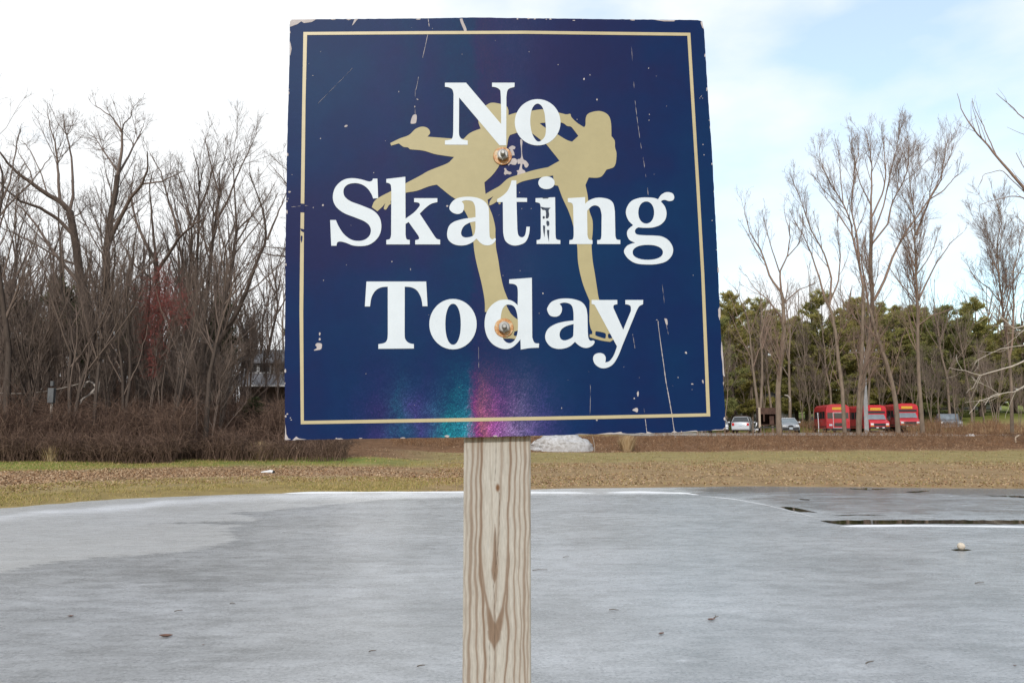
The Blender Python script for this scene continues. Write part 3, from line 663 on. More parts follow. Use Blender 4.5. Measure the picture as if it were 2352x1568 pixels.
# lettering
LET = {
'letter_capital_n': [[path('@1 1523,633! 1712,633! 2026,1003! 2022,735 2008,692 1980,675 1945,669! 1945,633! 2147,633! 2145,672! 2105,682 2082,705 2073,760! 2072,1193! 2012,1193! 1650,765! 1648,1080! 1655,1115 1680,1140 1727,1150! 1727,1188! 1523,1187! 1523,1150! 1570,1143 1590,1125 1597,1080! 1600,735! 1590,695 1560,676 1523,670!')]],
'letter_o': [[ell(2, 337, 987, 205, 207, 44, 2.0), path('@2 338,820 375,845 398,905 407,990 411,1060 398,1120 355,1158 320,1145 285,1080 271,990 278,900 300,843')]],
'letter_capital_s': [[path('@3 918,147! 925,322! 880,325! 865,285 830,235 780,200 720,187 660,197 625,225 614,265 628,310 680,350 780,388 880,432 935,490 953,560 945,630 910,690 850,735 780,750 700,745 640,722 590,710 560,717 552,747! 505,747! 495,517! 546,517! 575,580 620,645 680,690 740,704 800,695 845,660 860,612 845,565 800,528 720,495 620,455 550,400 520,330 530,250 570,190 630,152 700,143 770,153 840,172 870,165 878,147!')]],
'letter_k': [[path('@3 998,150! 1168,130! 1170,505! 1245,450 1290,400 1298,378 1285,362 1247,357! 1247,322! 1455,322! 1455,357! 1400,372 1350,408 1297,460! 1432,665! 1450,685 1480,693! 1480,735! 1257,735! 1257,697! 1285,690 1292,675 1280,650! 1198,535! 1170,552! 1170,650! 1180,688 1208,695! 1208,735! 998,735! 998,695! 1030,685 1041,650! 1043,260! 1038,205 1020,188 998,183!')]],
'letter_a': [[path('@3 1563,400 1575,372 1605,338 1660,315 1740,309 1810,318 1870,345 1905,385 1917,440 1922,640 1930,678 1950,690 1965,680 1978,686 1970,710 1935,738 1890,743 1845,725 1805,683! 1770,715 1720,738 1660,745 1600,732 1555,695 1542,640 1560,570 1610,530 1700,505 1760,498 1797,490! 1795,420 1788,380 1770,352 1735,342 1700,342 1672,352! 1690,375 1693,410 1680,445 1645,463 1600,455 1568,428'), path('@3 1796,530! 1740,542 1690,575 1668,625 1675,658 1705,673 1750,668 1782,650 1795,600')],
],
'letter_t': [[path('@4 104,163! 146,163! 147,318! 242,320! 242,355! 148,355! 155,600! 165,652 195,672 225,650 237,577! 267,577! 258,650 225,715 160,743 100,740 50,705 30,640 27,560! 25,357! -25,357! -25,330! 24,300 64,260 89,212')]],
'letter_i': [([path('@4 318,322! 493,313! 497,650! 505,688 540,697! 540,731! 328,731! 328,697! 360,688 366,655! 364,400! 355,368 318,357!')], 0, 0), ([ell(4, 416, 184, 73, 57, 32, 2.1)], 0, 0),
   ([path('@4 365,400 400,406 450,408 448,412 435,430 440,470 430,500 410,498 412,460 405,430 380,425')], .0003, 1), ([ell(4, 391, 494, 10, 13, 10)], .0003, 1), ([path('@4 418,525 438,530 441,560 425,572 415,550')], .0003, 1), ([path('@4 384,565! 404,568! 402,620 398,672! 388,620')], .0003, 1), ([path('@4 420,606! 441,606! 437,712! 424,650')], .0003, 1), ([path('@4 375,315! 440,314! 425,325! 385,326!')], .0003, 1)],
'letter_n': [[path('@4 607,322! 762,312! 762,372! 800,340 860,319 920,319 980,335 1015,372 1028,440! 1033,660! 1045,690 1077,695! 1077,732! 870,732! 870,697! 900,690 908,655! 910,470! 895,410 860,387 820,395 780,435! 783,650! 795,688 828,697! 828,732! 620,732! 622,697! 652,688 660,650! 655,400! 645,368 607,357!')]],
'letter_g': [[path('@4 1415,332! 1440,295 1475,272 1510,268 1545,280 1560,312 1548,340 1515,348 1480,338 1455,340 1440,352! 1475,395 1491,455 1478,515 1435,560 1370,583 1300,587 1237,583! 1215,598 1208,622 1225,645 1280,653 1380,656 1450,665 1510,700 1548,765 1540,830 1490,885 1410,910 1320,915 1220,905 1150,865 1110,803 1130,755 1165,733 1210,720! 1160,695 1138,650 1145,605 1192,563! 1150,520 1127,455 1140,395 1180,345 1250,319 1320,315 1380,320'), ell(4, 1309, 450, 71, 99, 32, 2.1), ell(4, 1323, 806, 136, 67, 32, 2.2)]],
'letter_capital_t': [[path('@3 820,1067! 1355,1067! 1367,1288! 1322,1288! 1310,1215 1275,1150 1225,1120 1163,1113! @5 1220,195! 1226,250 1260,285 1307,297! 1307,338! 973,341! 973,297! 1030,285 1056,255 1062,200! @3 1011,1113! 950,1120 900,1150 865,1210 852,1290! 806,1290!')]],
'letter_o ': [[ell(0, 1812, 1296.5, 94.7, 100.7, 44), ell(0, 1812.3, 1296.8, 31, 82, 32, 2.15)]],
'letter_d': [[path('@4 82,1048! 285,1033! @6 303,235! 325,284 367,290! 365,330! 280,334 195,348! @8 1140,985! 1060,1080 960,1170 850,1220 730,1228 600,1195 450,1110 340,980 270,820 240,620 262,400 330,240 440,110 580,20 700,-5 @8 850,-5 970,45 1070,130! @4 160,1180! 155,1118 130,1092 82,1085!'), path('@8 870,118 960,150 1020,230 1060,380 1078,600 1065,820 1010,980 930,1060 850,1080 760,1040 690,940 650,780 638,600 650,400 690,230 770,130')]],
'letter_a ': [[path('@4 422,1320 430,1290 460,1250 520,1225 590,1218 660,1225 730,1250 770,1300 783,1370! @6 825,180! 832,240 850,265 875,262 890,275 870,310 820,332 770,325 730,300 705,275! 660,315 600,338 530,340 470,315 430,260 428,200 460,145 530,105 610,85 692,75! @4 658,1350! 650,1300 630,1270 590,1256 555,1258 533,1268! 553,1295 552,1335 530,1370 490,1382 445,1368'), path('@6 692,108! 630,125 580,155 560,200 570,245 605,262 650,250 685,225 690,180')]],
'letter_y': [[path('@4 820,1232! 1050,1232! 1050,1270! 1020,1278 1014,1300! 1103,1498! 1172,1330! 1170,1290 1150,1275 1122,1270! 1122,1232! 1282,1232! 1280,1270! 1245,1290 1220,1335! @6 1150,310! 1110,410 1060,487 1000,520 940,518 890,480 875,430 890,395 930,380 970,388 993,420 990,468! 1030,455 1070,400 1100,318! @4 860,1300! 845,1275 820,1268!')]],
}
for nm, loops in LET.items():
    film_obj(nm.strip(), loops, 0.0009, [m_white, m_darkchip], panel)

# bolts
m_steel = plain('dull_steel', (0.36, 0.36, 0.35), 0.5, metal=0.6, var=0.15, scale=90)
m_rust, nt, b, out = new_mat('rusty_washer')
L(nt, ramp(nt, noise(nt, 130, 5, 0.75), [(0.34, (0.30, 0.09, 0.015)), (0.5, (0.55, 0.27, 0.09)), (0.62, (0.62, 0.52, 0.35)), (0.75, (0.36, 0.2, 0.08))]), b.inputs['Base Color'])
b.inputs['Roughness'].default_value = 0.45; bump(nt, b, noise(nt, 180, 4), 0.5, 0.001)
for (bx_, by_, lean) in ((2010, 626, (-.002, .004)), (2016, 1311, (0.001, .002))):
    c0 = S(bx_, by_)
    bt = MB(); ax = Vector(NF); u = Vector(BX); v_ = Vector(BZ)
    def ringp(rad, off, k=24, ph=0): return [tuple(Vector(c0-FOOT)+ax*off+(u*math.cos(2*math.pi*i/k+ph)+v_*math.sin(2*math.pi*i/k+ph))*rad) for i in range(k)]
    def disc(mb, rad, o0, o1, k=24, ph=0, r2_=None):
        a = ringp(rad, o0, k, ph); c_ = ringp(r2_ or rad, o1, k, ph)
        mb.add(a+c_, [(i, (i+1) % k, k+(i+1) % k, k+i) for i in range(k)]+[tuple(range(k, 2*k))])
    sb = MB(); disc(sb, 0.0036, 0.001, 0.0175, 18); disc(sb, 0.0036, 0.0175, 0.0192, 18, 0, 0.0022)
    shaft = sb.build('bolt', m_steel, sign)
    wb = MB(); disc(wb, 0.0136, 0.0012, 0.0026, 40, 0, 0.0130); wb.build('washer', m_rust, shaft)
    nb_ = MB(); disc(nb_, 0.0082, 0.0026, 0.0098, 6, 0.5); disc(nb_, 0.0078, 0.0098, 0.0106, 18, 0, 0.0062); nb_.build('nut', m_steel, shaft)

# post: a 4x4 of treated pine, its grain worked into the face
pz = S(1990, 1745); pw = 0.0935
pc = S(1990.5, 1700)-NF*0.0127
ax_x = np.array([BX[0], BX[1], 0]); ax_x /= np.linalg.norm(ax_x); ax_y = np.array([-ax_x[1], ax_x[0], 0])
def post_pt(u, z, dback): # u across (-.5..+.5 of width), z world height
    q = pc+ax_x*u*pw; base = np.array([q[0], q[1], 0])
    lean = (pc[2]-z)*0.017*0.0
    return base+ax_y*(dback+lean)+np.array([0, 0, z])
GZ = [(80, 0)]
# grain lines: crop rows -> (centre x, width, strength); crop x 245..642 is the face
rows_y = [0, 80, 350, 600, 900, 1100, 1300, 1560]
grain = [
 ([258, 260, 262, 262, 258, 262, 255, 250], 5, .45), ([300, 298, 292, 290, 288, 284, 283, 280], 9, .75), ([330, 330, 322, 318, 318, 322, 327, 330], 7, .75), ([356, 350, 349, 346, 346, 362, 373, 372], 8, .95),
 ([405, 402, 405, 414, 420, 418, 420, 420], 3, .3), ([480, 478, 462, 452, 440, 432, 432, 430], 7, .55), ([532, 525, 514, 508, 508, 500, 508, 492], 6, .9), ([560, 556, 548, 546, 545, 545, 550, 545], 5, .75), ([582, 581, 578, 575, 572, 578, 585, 575], 4, .65),
 ([604, 605, 606, 606, 606, 598, 600, 606], 7, .75), ([632, 630, 631, 632, 622, 622, 624, 618], 5, .6)]
def face_color(cx, cy):
    """cx,cy in crop units (arrays) -> darkness 0..1 of the late-wood, crack mask"""
    d = np.zeros_like(cx); wv = 3*np.sin(cy*0.013+cx*0.02)+2*np.sin(cy*0.031+1)
    for xs_, w_, s_ in grain:
        c_ = np.interp(cy, rows_y, xs_)+wv; e = np.abs(cx-c_)
        w2 = w_*(1.15+0.25*np.sin(cy*0.007+w_)); d = np.maximum(d, s_*np.exp(-(e/w2)**4))
        d = np.maximum(d, 0.35*s_*np.exp(-(e/(w2*2.0))**2))
    # upper teardrop and lower V of the cathedral grain
    hw = np.interp(cy, [600, 680, 800, 880, 930, 965], [0, 7, 12, 20, 14, 0]); d = np.maximum(d, 0.95*(1/(1+np.exp((np.abs(cx-430)-hw)/2.2)))*(hw > 0))
    for arm in ([(340, 350), (346, 800), (368, 1000), (398, 1150), (418, 1250)], [(512, 350), (505, 800), (494, 1000), (474, 1130), (444, 1250)]):
        c_ = np.interp(cy, [p[1] for p in arm], [p[0] for p in arm]); w2 = np.interp(cy, [350, 800, 1100, 1200, 1250, 1270], [0, 6, 8, 22, 26, 0])
        d = np.maximum(d, 0.95/(1+np.exp((np.abs(cx-c_)-w2)/2.5))*(w2 > 0))
    hw = np.interp(cy, [1185, 1250, 1300, 1330, 1375], [0, 40, 34, 16, 0]); d = np.maximum(d, 0.95/(1+np.exp((np.abs(cx-428)-hw)/3))*(hw > 0))
    kn = ((cx-446)/13)**2+((cy-380)/25)**2; kd = np.exp(-kn**2)
    cr = np.zeros_like(cx)
    for xs_, ys_, w_ in (([438, 436, 430], [0, 200, 340], 1.6), ([455, 458, 455, 447, 438], [410, 500, 650, 760, 850], 2.2), ([432, 434, 424, 432, 430, 432], [620, 850, 980, 1160, 1300, 1560], 1.6), ([398, 402, 398], [1320, 1440, 1560], 1.5)):
        c_ = np.interp(cy, ys_, xs_); ins = (cy > ys_[0]) & (cy < ys_[-1]); cr = np.maximum(cr, ins*np.exp(-((cx-c_)/w_)**2)*(0.5+0.5*np.sin(cy*0.05)**2))
    return d, kd, cr
def post_z(cy, u):       # crop row -> world height on the post face
    sy_ = 1700+cy*0.657; d = ray((1700+(245+(u+.5)*397)*.657)/4096*2352, sy_/4096*2352); k = pc[1]/d[1]; return CH+d[2]*k
nu, nv = 130, 760
zt = P0[2]-0.006; zb = FOOT[2]-0.3
ztop_vis = float(post_z(0, 0)); zbot_vis = float(post_z(1568, 0)); pxm = (ztop_vis-zbot_vis)/1568.0
zz = np.concatenate([np.linspace(zt, ztop_vis+0.001, 40), np.linspace(ztop_vis, zbot_vis-0.15, nv), np.linspace(zbot_vis-0.16, zb, 80)])
uu = np.linspace(-.5, .5, nu)
U, ZZ = np.meshgrid(uu, zz)
# perspective: crop row is linear in the ray slope, not in z; invert numerically
tab_r = np.linspace(-2500, 6000, 400); tab_z = np.array([float(post_z(r, 0)) for r in np.clip(tab_r, -2500, 3500)])
o_ = np.argsort(tab_z); CYr = np.interp(ZZ, tab_z[o_], tab_r[o_]); CYr = np.where(CYr > 1800, 1800-(CYr-1800) % 1700, CYr); CYr = np.where(CYr < 0, -CYr % 900, CYr)
CXr = 245+(U+.5)*397
D_, K_, C_ = face_color(CXr, CYr)
fib = 0.5*vnoise(CXr, CYr, 1.0, 41)*0+vnoise(CXr*0.35, CYr*0.012, 1, 42)*0.5+vnoise(CXr*1.1, CYr*0.03, 1, 43)*0.5
Vp = []; edge = 0.03
eb = np.where(np.abs(U) > 0.5-edge, (np.abs(U)-(0.5-edge))/edge, 0)**2*0.0025
base = pc[None, None, :2]+ax_x[None, None, :2]*(U*pw)[..., None]
PV = np.concatenate([base+ax_y[None, None, :2]*eb[..., None], ZZ[..., None]], 2).reshape(-1, 3)-FOOT
nzr = len(zz)
q_ = (np.arange(nzr-1)[:, None]*nu+np.arange(nu-1)[None, :]).ravel()
FP = np.stack([q_, q_+nu, q_+nu+1, q_+1], 1)
# other three sides
def edge_v(u, d, z): return post_pt(u, z, d)-FOOT
ev = []; 
for u, d in ((-.5, .0025), (-.5, pw-.002), (-.47, pw), (.47, pw), (.5, pw-.002), (.5, .0025)):
    for z in (zt, zb): ev.append(edge_v(u, d, z))
nb0 = len(PV); PV = np.concatenate([PV, np.array(ev)]); ef = []
for i in range(5): ef.append((nb0+2*i+1, nb0+2*i, nb0+2*i+2, nb0+2*i+3))
ef.append((nb0, nb0+2, nb0+4, nb0+6)); ef.append((nb0, nb0+6, nb0+8, nb0+10))
pad = np.zeros(len(ev))
m_wood, nt, b, out = new_mat('treated_pine')
gw = attr_(nt, 'late'); kw = attr_(nt, 'knot'); cw = attr_(nt, 'crack'); fw = attr_(nt, 'fibre')
nW = noise(nt, 40, 5, 0.7, stretch=(8, 8, 0.5)); nX = noise(nt, 500, 3, 0.6, stretch=(1, 1, 0.15))
pale = ramp(nt, nW, [(0.3, (0.43, 0.405, 0.36)), (0.55, (0.51, 0.49, 0.445)), (0.75, (0.44, 0.435, 0.41))])
c_ = mix(nt, math_(nt, 'MULTIPLY', gw, 1.0), pale, (0.225, 0.155, 0.108))
c_ = mix(nt, 0.35, c_, ramp(nt, math_(nt, 'MULTIPLY_ADD', fw, 0.5, 0.5), [(0.2, (0.78, 0.76, 0.74)), (0.8, (1.12, 1.12, 1.12))]), 'MULTIPLY')
c_ = mix(nt, 0.5, c_, ramp(nt, nX, [(0.35, (0.82, 0.8, 0.78)), (0.65, (1.1, 1.1, 1.1))]), 'MULTIPLY')
c_ = mix(nt, kw, c_, (0.17, 0.085, 0.04)); c_ = mix(nt, math_(nt, 'MULTIPLY', cw, 0.85), c_, (0.10, 0.07, 0.05))
L(nt, c_, b.inputs['Base Color']); b.inputs['Roughness'].default_value = 0.8; b.inputs['Specular IOR Level'].default_value = 0.25
bump(nt, b, math_(nt, 'SUBTRACT', math_(nt, 'MULTIPLY', nX, 0.4), math_(nt, 'ADD', cw, math_(nt, 'MULTIPLY', gw, -0.3))), 0.35, 0.0015)
allF = [tuple(r) for r in FP.tolist()]+ef
mesh_obj('post', PV, allF, m_wood, sign, attr={'late': np.concatenate([D_.ravel(), pad+0.1]), 'knot': np.concatenate([K_.ravel(), pad]), 'crack': np.concatenate([C_.ravel(), pad]), 'fibre': np.concatenate([fib.ravel(), pad])})
# ------------------------------------------------------------------ vegetation generators
def norm(v): return v/np.maximum(np.linalg.norm(v, axis=-1, keepdims=True), 1e-9)
def tubes(P, Rr, k=3):
    """P (m,n,3), Rr (m,n) -> verts, quads: one tapered tube per row"""
    m, n, _ = P.shape
    T = np.empty_like(P); T[:, 1:-1] = P[:, 2:]-P[:, :-2]; T[:, 0] = P[:, 1]-P[:, 0]; T[:, -1] = P[:, -1]-P[:, -2]; T = norm(T)
    ref = np.where(np.abs(T[:, :1, 2:3]) > 0.85, np.array([1., 0, 0]), np.array([0, 0, 1.]))
    Uu = norm(np.cross(T, np.broadcast_to(ref, T.shape))); Ww = np.cross(T, Uu)
    a = 2*np.pi*np.arange(k)/k
    V = P[:, :, None, :]+Rr[:, :, None, None]*(Uu[:, :, None, :]*np.cos(a)[None, None, :, None]+Ww[:, :, None, :]*np.sin(a)[None, None, :, None])
    idx = np.arange(m*n*k).reshape(m, n, k); nx_ = np.roll(idx, -1, axis=2)
    Q = np.stack([idx[:, :-1], nx_[:, :-1], nx_[:, 1:], idx[:, 1:]], -1).reshape(-1, 4)
    return V.reshape(-1, 3), Q
def merge(parts):
    V = []; Q = []; b = 0
    for v, q in parts: V.append(v); Q.append(q+b); b += len(v)
    return np.concatenate(V), np.concatenate(Q)
def resample(pts, n):
    pts = np.asarray(pts, float); s = np.concatenate([[0], np.cumsum(np.linalg.norm(np.diff(pts, axis=0), axis=1))])
    # smooth a little through catmull
    t = np.linspace(0, s[-1], n); return np.stack([np.interp(t, s, pts[:, i]) for i in range(3)], 1)
def spawn(P, Rr, per_m, lr, ang, n, up, rg, tmin=0.15, lmax=9.0, lmin=0.15, wig=0.12, rk=0.55, rmin=0.006, jit=0.35):
    """children of tubes: returns (P,R)"""
    m, k, _ = P.shape
    Ln = np.linalg.norm(np.diff(P, axis=1), axis=2).sum(1)
    cnt = rg.poisson(Ln*per_m*(1-tmin)); cnt = np.maximum(cnt, 0); par = np.repeat(np.arange(m), cnt)
    if len(par) == 0: return None
    t = tmin+(1-tmin)*rg.rand(len(par))**0.7
    f = t*(k-1); i = np.minimum(f.astype(int), k-2); fr_ = (f-i)[:, None]
    base = P[par, i]*(1-fr_)+P[par, i+1]*fr_; rb = Rr[par, i]*(1-fr_[:, 0])+Rr[par, i+1]*fr_[:, 0]
    d = norm(P[par, i+1]-P[par, i]); rv = rg.normal(size=d.shape); pe = norm(rv-d*(rv*d).sum(1, keepdims=True))
    a = ang*(0.65+0.7*rg.rand(len(par)))[:, None]
    d0 = norm(d*np.cos(a)+pe*np.sin(a)+np.array([0, 0, up*0.5]))
    ln = np.clip(Ln[par]*lr*(1.05-0.72*t)*(1-jit+2*jit*rg.rand(len(par))), lmin, lmax)
    r0 = np.maximum(np.minimum(rb*rk*(0.7+0.6*rg.rand(len(par))), ln*0.011), rmin)
    C = np.empty((len(par), n, 3)); C[:, 0] = base; dd = d0; bend = norm(rg.normal(size=d.shape))*wig
    for j in range(1, n):
        dd = norm(dd+bend*0.6+rg.normal(size=d.shape)*wig+np.array([0, 0, up*0.35])); C[:, j] = C[:, j-1]+dd*(ln/(n-1))[:, None]
    RR = np.maximum(r0[:, None]*np.linspace(1, 0.35, n)[None, :], rmin*0.8)
    return C, RR
def limbs_to(P_list, n=14):
    P = np.stack([resample(p, n) for p, _, _ in P_list])
    Rr = np.stack([np.linspace(a, b_, n) for _, a, b_ in P_list]); return P, Rr

def bark_mat(name, col, var=0.35):
    m, nt, b, out = new_mat(name)
    c_ = ramp(nt, noise(nt, 6, 5, 0.7, stretch=(1, 1, 0.3)), [(0.3, tuple(x*(1-var) for x in col)), (0.7, tuple(x*(1+var) for x in col))])
    L(nt, c_, b.inputs['Base Color']); b.inputs['Roughness'].default_value = 0.9; b.inputs['Specular IOR Level'].default_value = 0.15
    return m
m_bark_d = bark_mat('dark_bark', (0.080, 0.062, 0.052)); m_bark_l = bark_mat('tan_bark', (0.21, 0.163, 0.125)); m_bark_p = bark_mat('pale_bark', (0.46, 0.41, 0.35), .25)
m_twig_d = bark_mat('brown_twigs', (0.160, 0.122, 0.102), .2); m_twig_l = bark_mat('tan_twigs', (0.26, 0.185, 0.145), .2); m_twig_g = bark_mat('grey_twigs', (0.20, 0.155, 0.125), .2)
m_twig_r = bark_mat('red_twigs', (0.27, 0.085, 0.075), .3)

def bare_tree(name, label, base, limbs, trunk_n, mats, rg, dens=1.0, levels=3, group=None, up=0.25, spread=0.6, crown_k=3, twig_r=0.0055, trunk_k=7, perm=(1.3, 3.0, 4.4), l1=0.42, l2=0.5, l3=0.5, tmin1=0.25, rscale=1.0, lmax1=4.5):
    """limbs: list of (world points, r0, r1); the first trunk_n of them make the trunk mesh"""
    t = thing(name, label, 'tree', base, 0, group)
    Lb = [(np.asarray(p, float)-np.asarray(base, float), a, b_) for p, a, b_ in limbs]
    P, Rr = limbs_to(Lb, 16); Rr = Rr*rscale
    # natural wobble
    wob = rg.normal(size=P.shape)*0.02*np.linspace(0, 1, 16)[None, :, None]; P = P+wob
    v, q = tubes(P[:trunk_n], Rr[:trunk_n], trunk_k)
    mesh_obj('trunk', v, q, mats[0], t, smooth=True)
    parts = []
    if len(Lb) > trunk_n: parts.append(tubes(P[trunk_n:], Rr[trunk_n:], 5))
    c1 = spawn(P, Rr, perm[0]*dens, l1, spread, 7, up, rg, tmin=tmin1, lmax=lmax1, lmin=.5, rmin=twig_r*1.4, wig=.10)
    if c1: 
        parts.append(tubes(*c1, k=4))
        c2 = spawn(*c1, perm[1]*dens, l2, spread, 5, up*0.8, rg, tmin=.1, lmax=2.6, lmin=.3, rmin=twig_r, wig=.16)
        if c2:
            parts.append(tubes(*c2, k=3))
            if levels > 2:
                c3 = spawn(*c2, perm[2]*dens, l3, spread, 3, up*0.6, rg, tmin=.1, lmax=1.2, lmin=.18, rmin=twig_r*.75, wig=.16)
                if c3:
                    parts.append(tubes(*c3, k=3))
                    if levels > 3:
                        c4 = spawn(*c3, 4.2, .6, spread, 3, up*0.5, rg, tmin=.1, lmax=.6, lmin=.12, rmin=twig_r*.62, wig=.14)
                        if c4: parts.append(tubes(*c4, k=3))
    v, q = merge(parts); mesh_obj('crown', v, q, mats[1], t)
    return t
def limb_px(pts, d, r0, r1, dz=0.0, wig=0.0, rg=rs):
    """photo pixels (2352 wide) -> world polyline around distance d, bowing dz towards/away with height"""
    o = []; n = len(pts)
    for i, (a, b_) in enumerate(pts):
        o.append(at(a, b_, d+dz*(i/(n-1))**1.3+wig*math.sin(i*1.9+pts[0][0])))
    return (o, r0, r1)

# ---- the big trees of the wood on the left, limb by limb
rgA = np.random.RandomState(11)
def left_tree(label, base_px, d, limbs, trunk_n, **kw):
    b = G(base_px, d); LL = []
    for i, (pts, r0, r1, dz) in enumerate(limbs):
        l = limb_px(pts, d, r0, r1, dz)
        if i == 0: l = ([b-np.array([0, 0, .2])]+l[0], r0, r1)
        LL.append(l)
    return bare_tree('bare_tree', label, b, LL, trunk_n, [m_bark_d, m_twig_d], rgA, levels=4, perm=(2.1, 4.0, 5.0), rscale=.60, **kw)
left_tree('big leaning bare tree left of the wood, limbs sweeping to the left edge', 226, 38, [
    ([(215, 800), (205, 707), (185, 640), (170, 540), (161, 485)], .42, .27, 0),
    ([(161, 485), (138, 462), (109, 446), (76, 423), (43, 400), (16, 372), (-8, 340)], .24, .05, -3),
    ([(138, 464), (134, 420), (133, 383), (127, 330), (114, 291), (107, 250)], .13, .02, 1.5),
    ([(160, 484), (168, 452), (166, 383), (158, 330), (150, 297), (146, 262)], .13, .02, 3),
    ([(170, 540), (132, 502), (96, 479), (49, 462), (20, 442), (-10, 405)], .17, .04, -4),
    ([(196, 665), (145, 607), (115, 568), (86, 521), (53, 479), (20, 455)], .17, .03, 3),
    ([(180, 610), (130, 590), (90, 565), (40, 540), (0, 520)], .10, .03, -2),
    ([(76, 423), (70, 395), (48, 360), (36, 335)], .06, .02, 1), ([(109, 446), (95, 400), (70, 345), (50, 322)], .06, .02, 2), ([(165, 500), (185, 490), (200, 470), (220, 474)], .06, .02, -1)], 1, dens=1.22, spread=.7)
left_tree('tall upright bare tree with the highest crown of the left wood', 256, 37, [
    ([(255, 900), (250, 755), (244, 660), (244, 600), (247, 545), (260, 469), (270, 403)], .40, .19, 0),
    ([(270, 403), (280, 344), (280, 304), (262, 274), (232, 250), (218, 242)], .14, .02, 1),
    ([(280, 304), (284, 285), (300, 268), (309, 240)], .06, .02, -1.5),
    ([(247, 561), (267, 518), (297, 459), (326, 423), (339, 386), (338, 350)], .20, .04, -3),
    ([(326, 423), (369, 418), (402, 403), (425, 390)], .08, .02, -1), ([(272, 395), (254, 370), (231, 337), (211, 304)], .09, .02, 3), ([(272, 400), (297, 357), (320, 310), (330, 285)], .10, .02, 3), ([(258, 700), (300, 650), (360, 590), (372, 560)], .10, .03, 3)], 1, dens=1.22, spread=.7)
left_tree('wide forking bare tree between the tallest tree and the clump, limbs in a broad V', 372, 40, [
    ([(372, 860), (368, 760), (362, 660), (359, 600)], .30, .2, 0), ([(359, 600), (335, 560), (316, 518), (303, 469), (300, 430), (310, 380)], .15, .03, 2), ([(359, 600), (352, 540), (346, 469), (343, 429), (352, 390)], .13, .03, -2),
    ([(362, 620), (390, 580), (412, 545), (440, 520), (470, 500)], .16, .04, -3), ([(412, 540), (400, 500), (389, 469), (369, 396), (346, 353)], .12, .03, 2), ([(360, 650), (310, 610), (280, 560), (268, 520)], .1, .03, 2)], 1, dens=1.0, spread=.7)
left_tree('fan-shaped bare tree with many slim stems rising from one clump', 432, 41, [
    ([(432, 880), (427, 800), (429, 735), (438, 601), (442, 518), (425, 452), (405, 385)], .26, .03, 1), ([(445, 880), (448, 735), (451, 634), (455, 560), (457, 469), (458, 403), (444, 350)], .22, .03, -2),
    ([(462, 880), (470, 740), (478, 650), (488, 551), (498, 502), (504, 452), (502, 403), (518, 360)], .24, .03, 1), ([(498, 505), (524, 459), (544, 403), (577, 337), (592, 304)], .11, .02, -2), ([(504, 452), (490, 400), (478, 350), (470, 318)], .09, .02, 2), ([(442, 518), (470, 450), (492, 380), (500, 325)], .09, .02, -2),
    ([(451, 600), (420, 540), (400, 470), (392, 420)], .09, .02, 2)], 3, dens=.92, spread=.55, up=.35)
left_tree('slender two-stemmed bare tree leaning right toward the sign', 497, 39, [
    ([(496, 900), (499, 784), (515, 703), (531, 622), (544, 518), (537, 452), (536, 403), (548, 350)], .24, .03, 1), ([(499, 790), (540, 727), (564, 675), (590, 600), (613, 551), (607, 485), (586, 436), (572, 395)], .22, .03, -2), ([(613, 551), (640, 485), (655, 450), (662, 430)], .10, .03, 0), ([(541, 560), (560, 530), (590, 470), (612, 430)], .08, .02, -2)], 2, dens=1.1, spread=.6)
left_tree('bare tree half hidden behind the left edge of the sign, boughs reaching left', 735, 42, [
    ([(735, 800), (730, 650), (715, 500), (700, 380)], .32, .12, 0), ([(730, 610), (680, 592), (613, 584), (580, 570)], .12, .03, 0), ([(725, 580), (655, 571), (600, 566), (560, 570)], .07, .02, 2), ([(728, 640), (690, 610), (640, 600)], .06, .02, -2), ([(716, 500), (670, 440), (640, 400), (618, 375)], .1, .02, 1), ([(720, 520), (760, 430), (770, 350)], .12, .03, -1)], 1, dens=1.0)

# ---- the row of bare trees on the bank, right
rgB = np.random.RandomState(23)
def right_tree(label, base_px, d, limbs, trunk_n, **kw):
    b = G(base_px, d); LL = []
    for i, (pts, r0, r1, dz) in enumerate(limbs):
        l = limb_px(pts, d, r0, r1, dz)
        if i == 0: l = ([b-np.array([0, 0, .2])]+l[0], r0, r1)
        LL.append(l)
    kw.setdefault('spread', .5); kw.setdefault('up', .38)
    return bare_tree('bare_tree', label, b, LL, trunk_n, [m_bark_l, m_twig_l], rgB, levels=4, perm=(2.4, 4.6, 5.4), lmax1=3.4, rscale=.66, **kw)
right_tree('bare tree with a forked crown, beside the rusty dump trailer', 1790, 52, [
    ([(1788, 960), (1787, 900), (1791, 850), (1797, 799), (1801, 750), (1799, 698), (1795, 672)], .30, .15, 0), ([(1795, 672), (1769, 638), (1749, 577), (1721, 531), (1708, 480), (1712, 465)], .12, .02, 1), ([(1795, 675), (1791, 626), (1809, 589), (1815, 540), (1800, 480)], .11, .02, -1),
    ([(1801, 738), (1761, 686), (1733, 662), (1712, 630)], .08, .02, 2), ([(1799, 698), (1833, 666), (1866, 654), (1880, 640)], .07, .02, -1), ([(1791, 626), (1769, 560), (1754, 500), (1750, 480)], .07, .02, -1), ([(1809, 589), (1835, 560), (1845, 520), (1842, 490)], .06, .02, 1)], 1, dens=1.05)
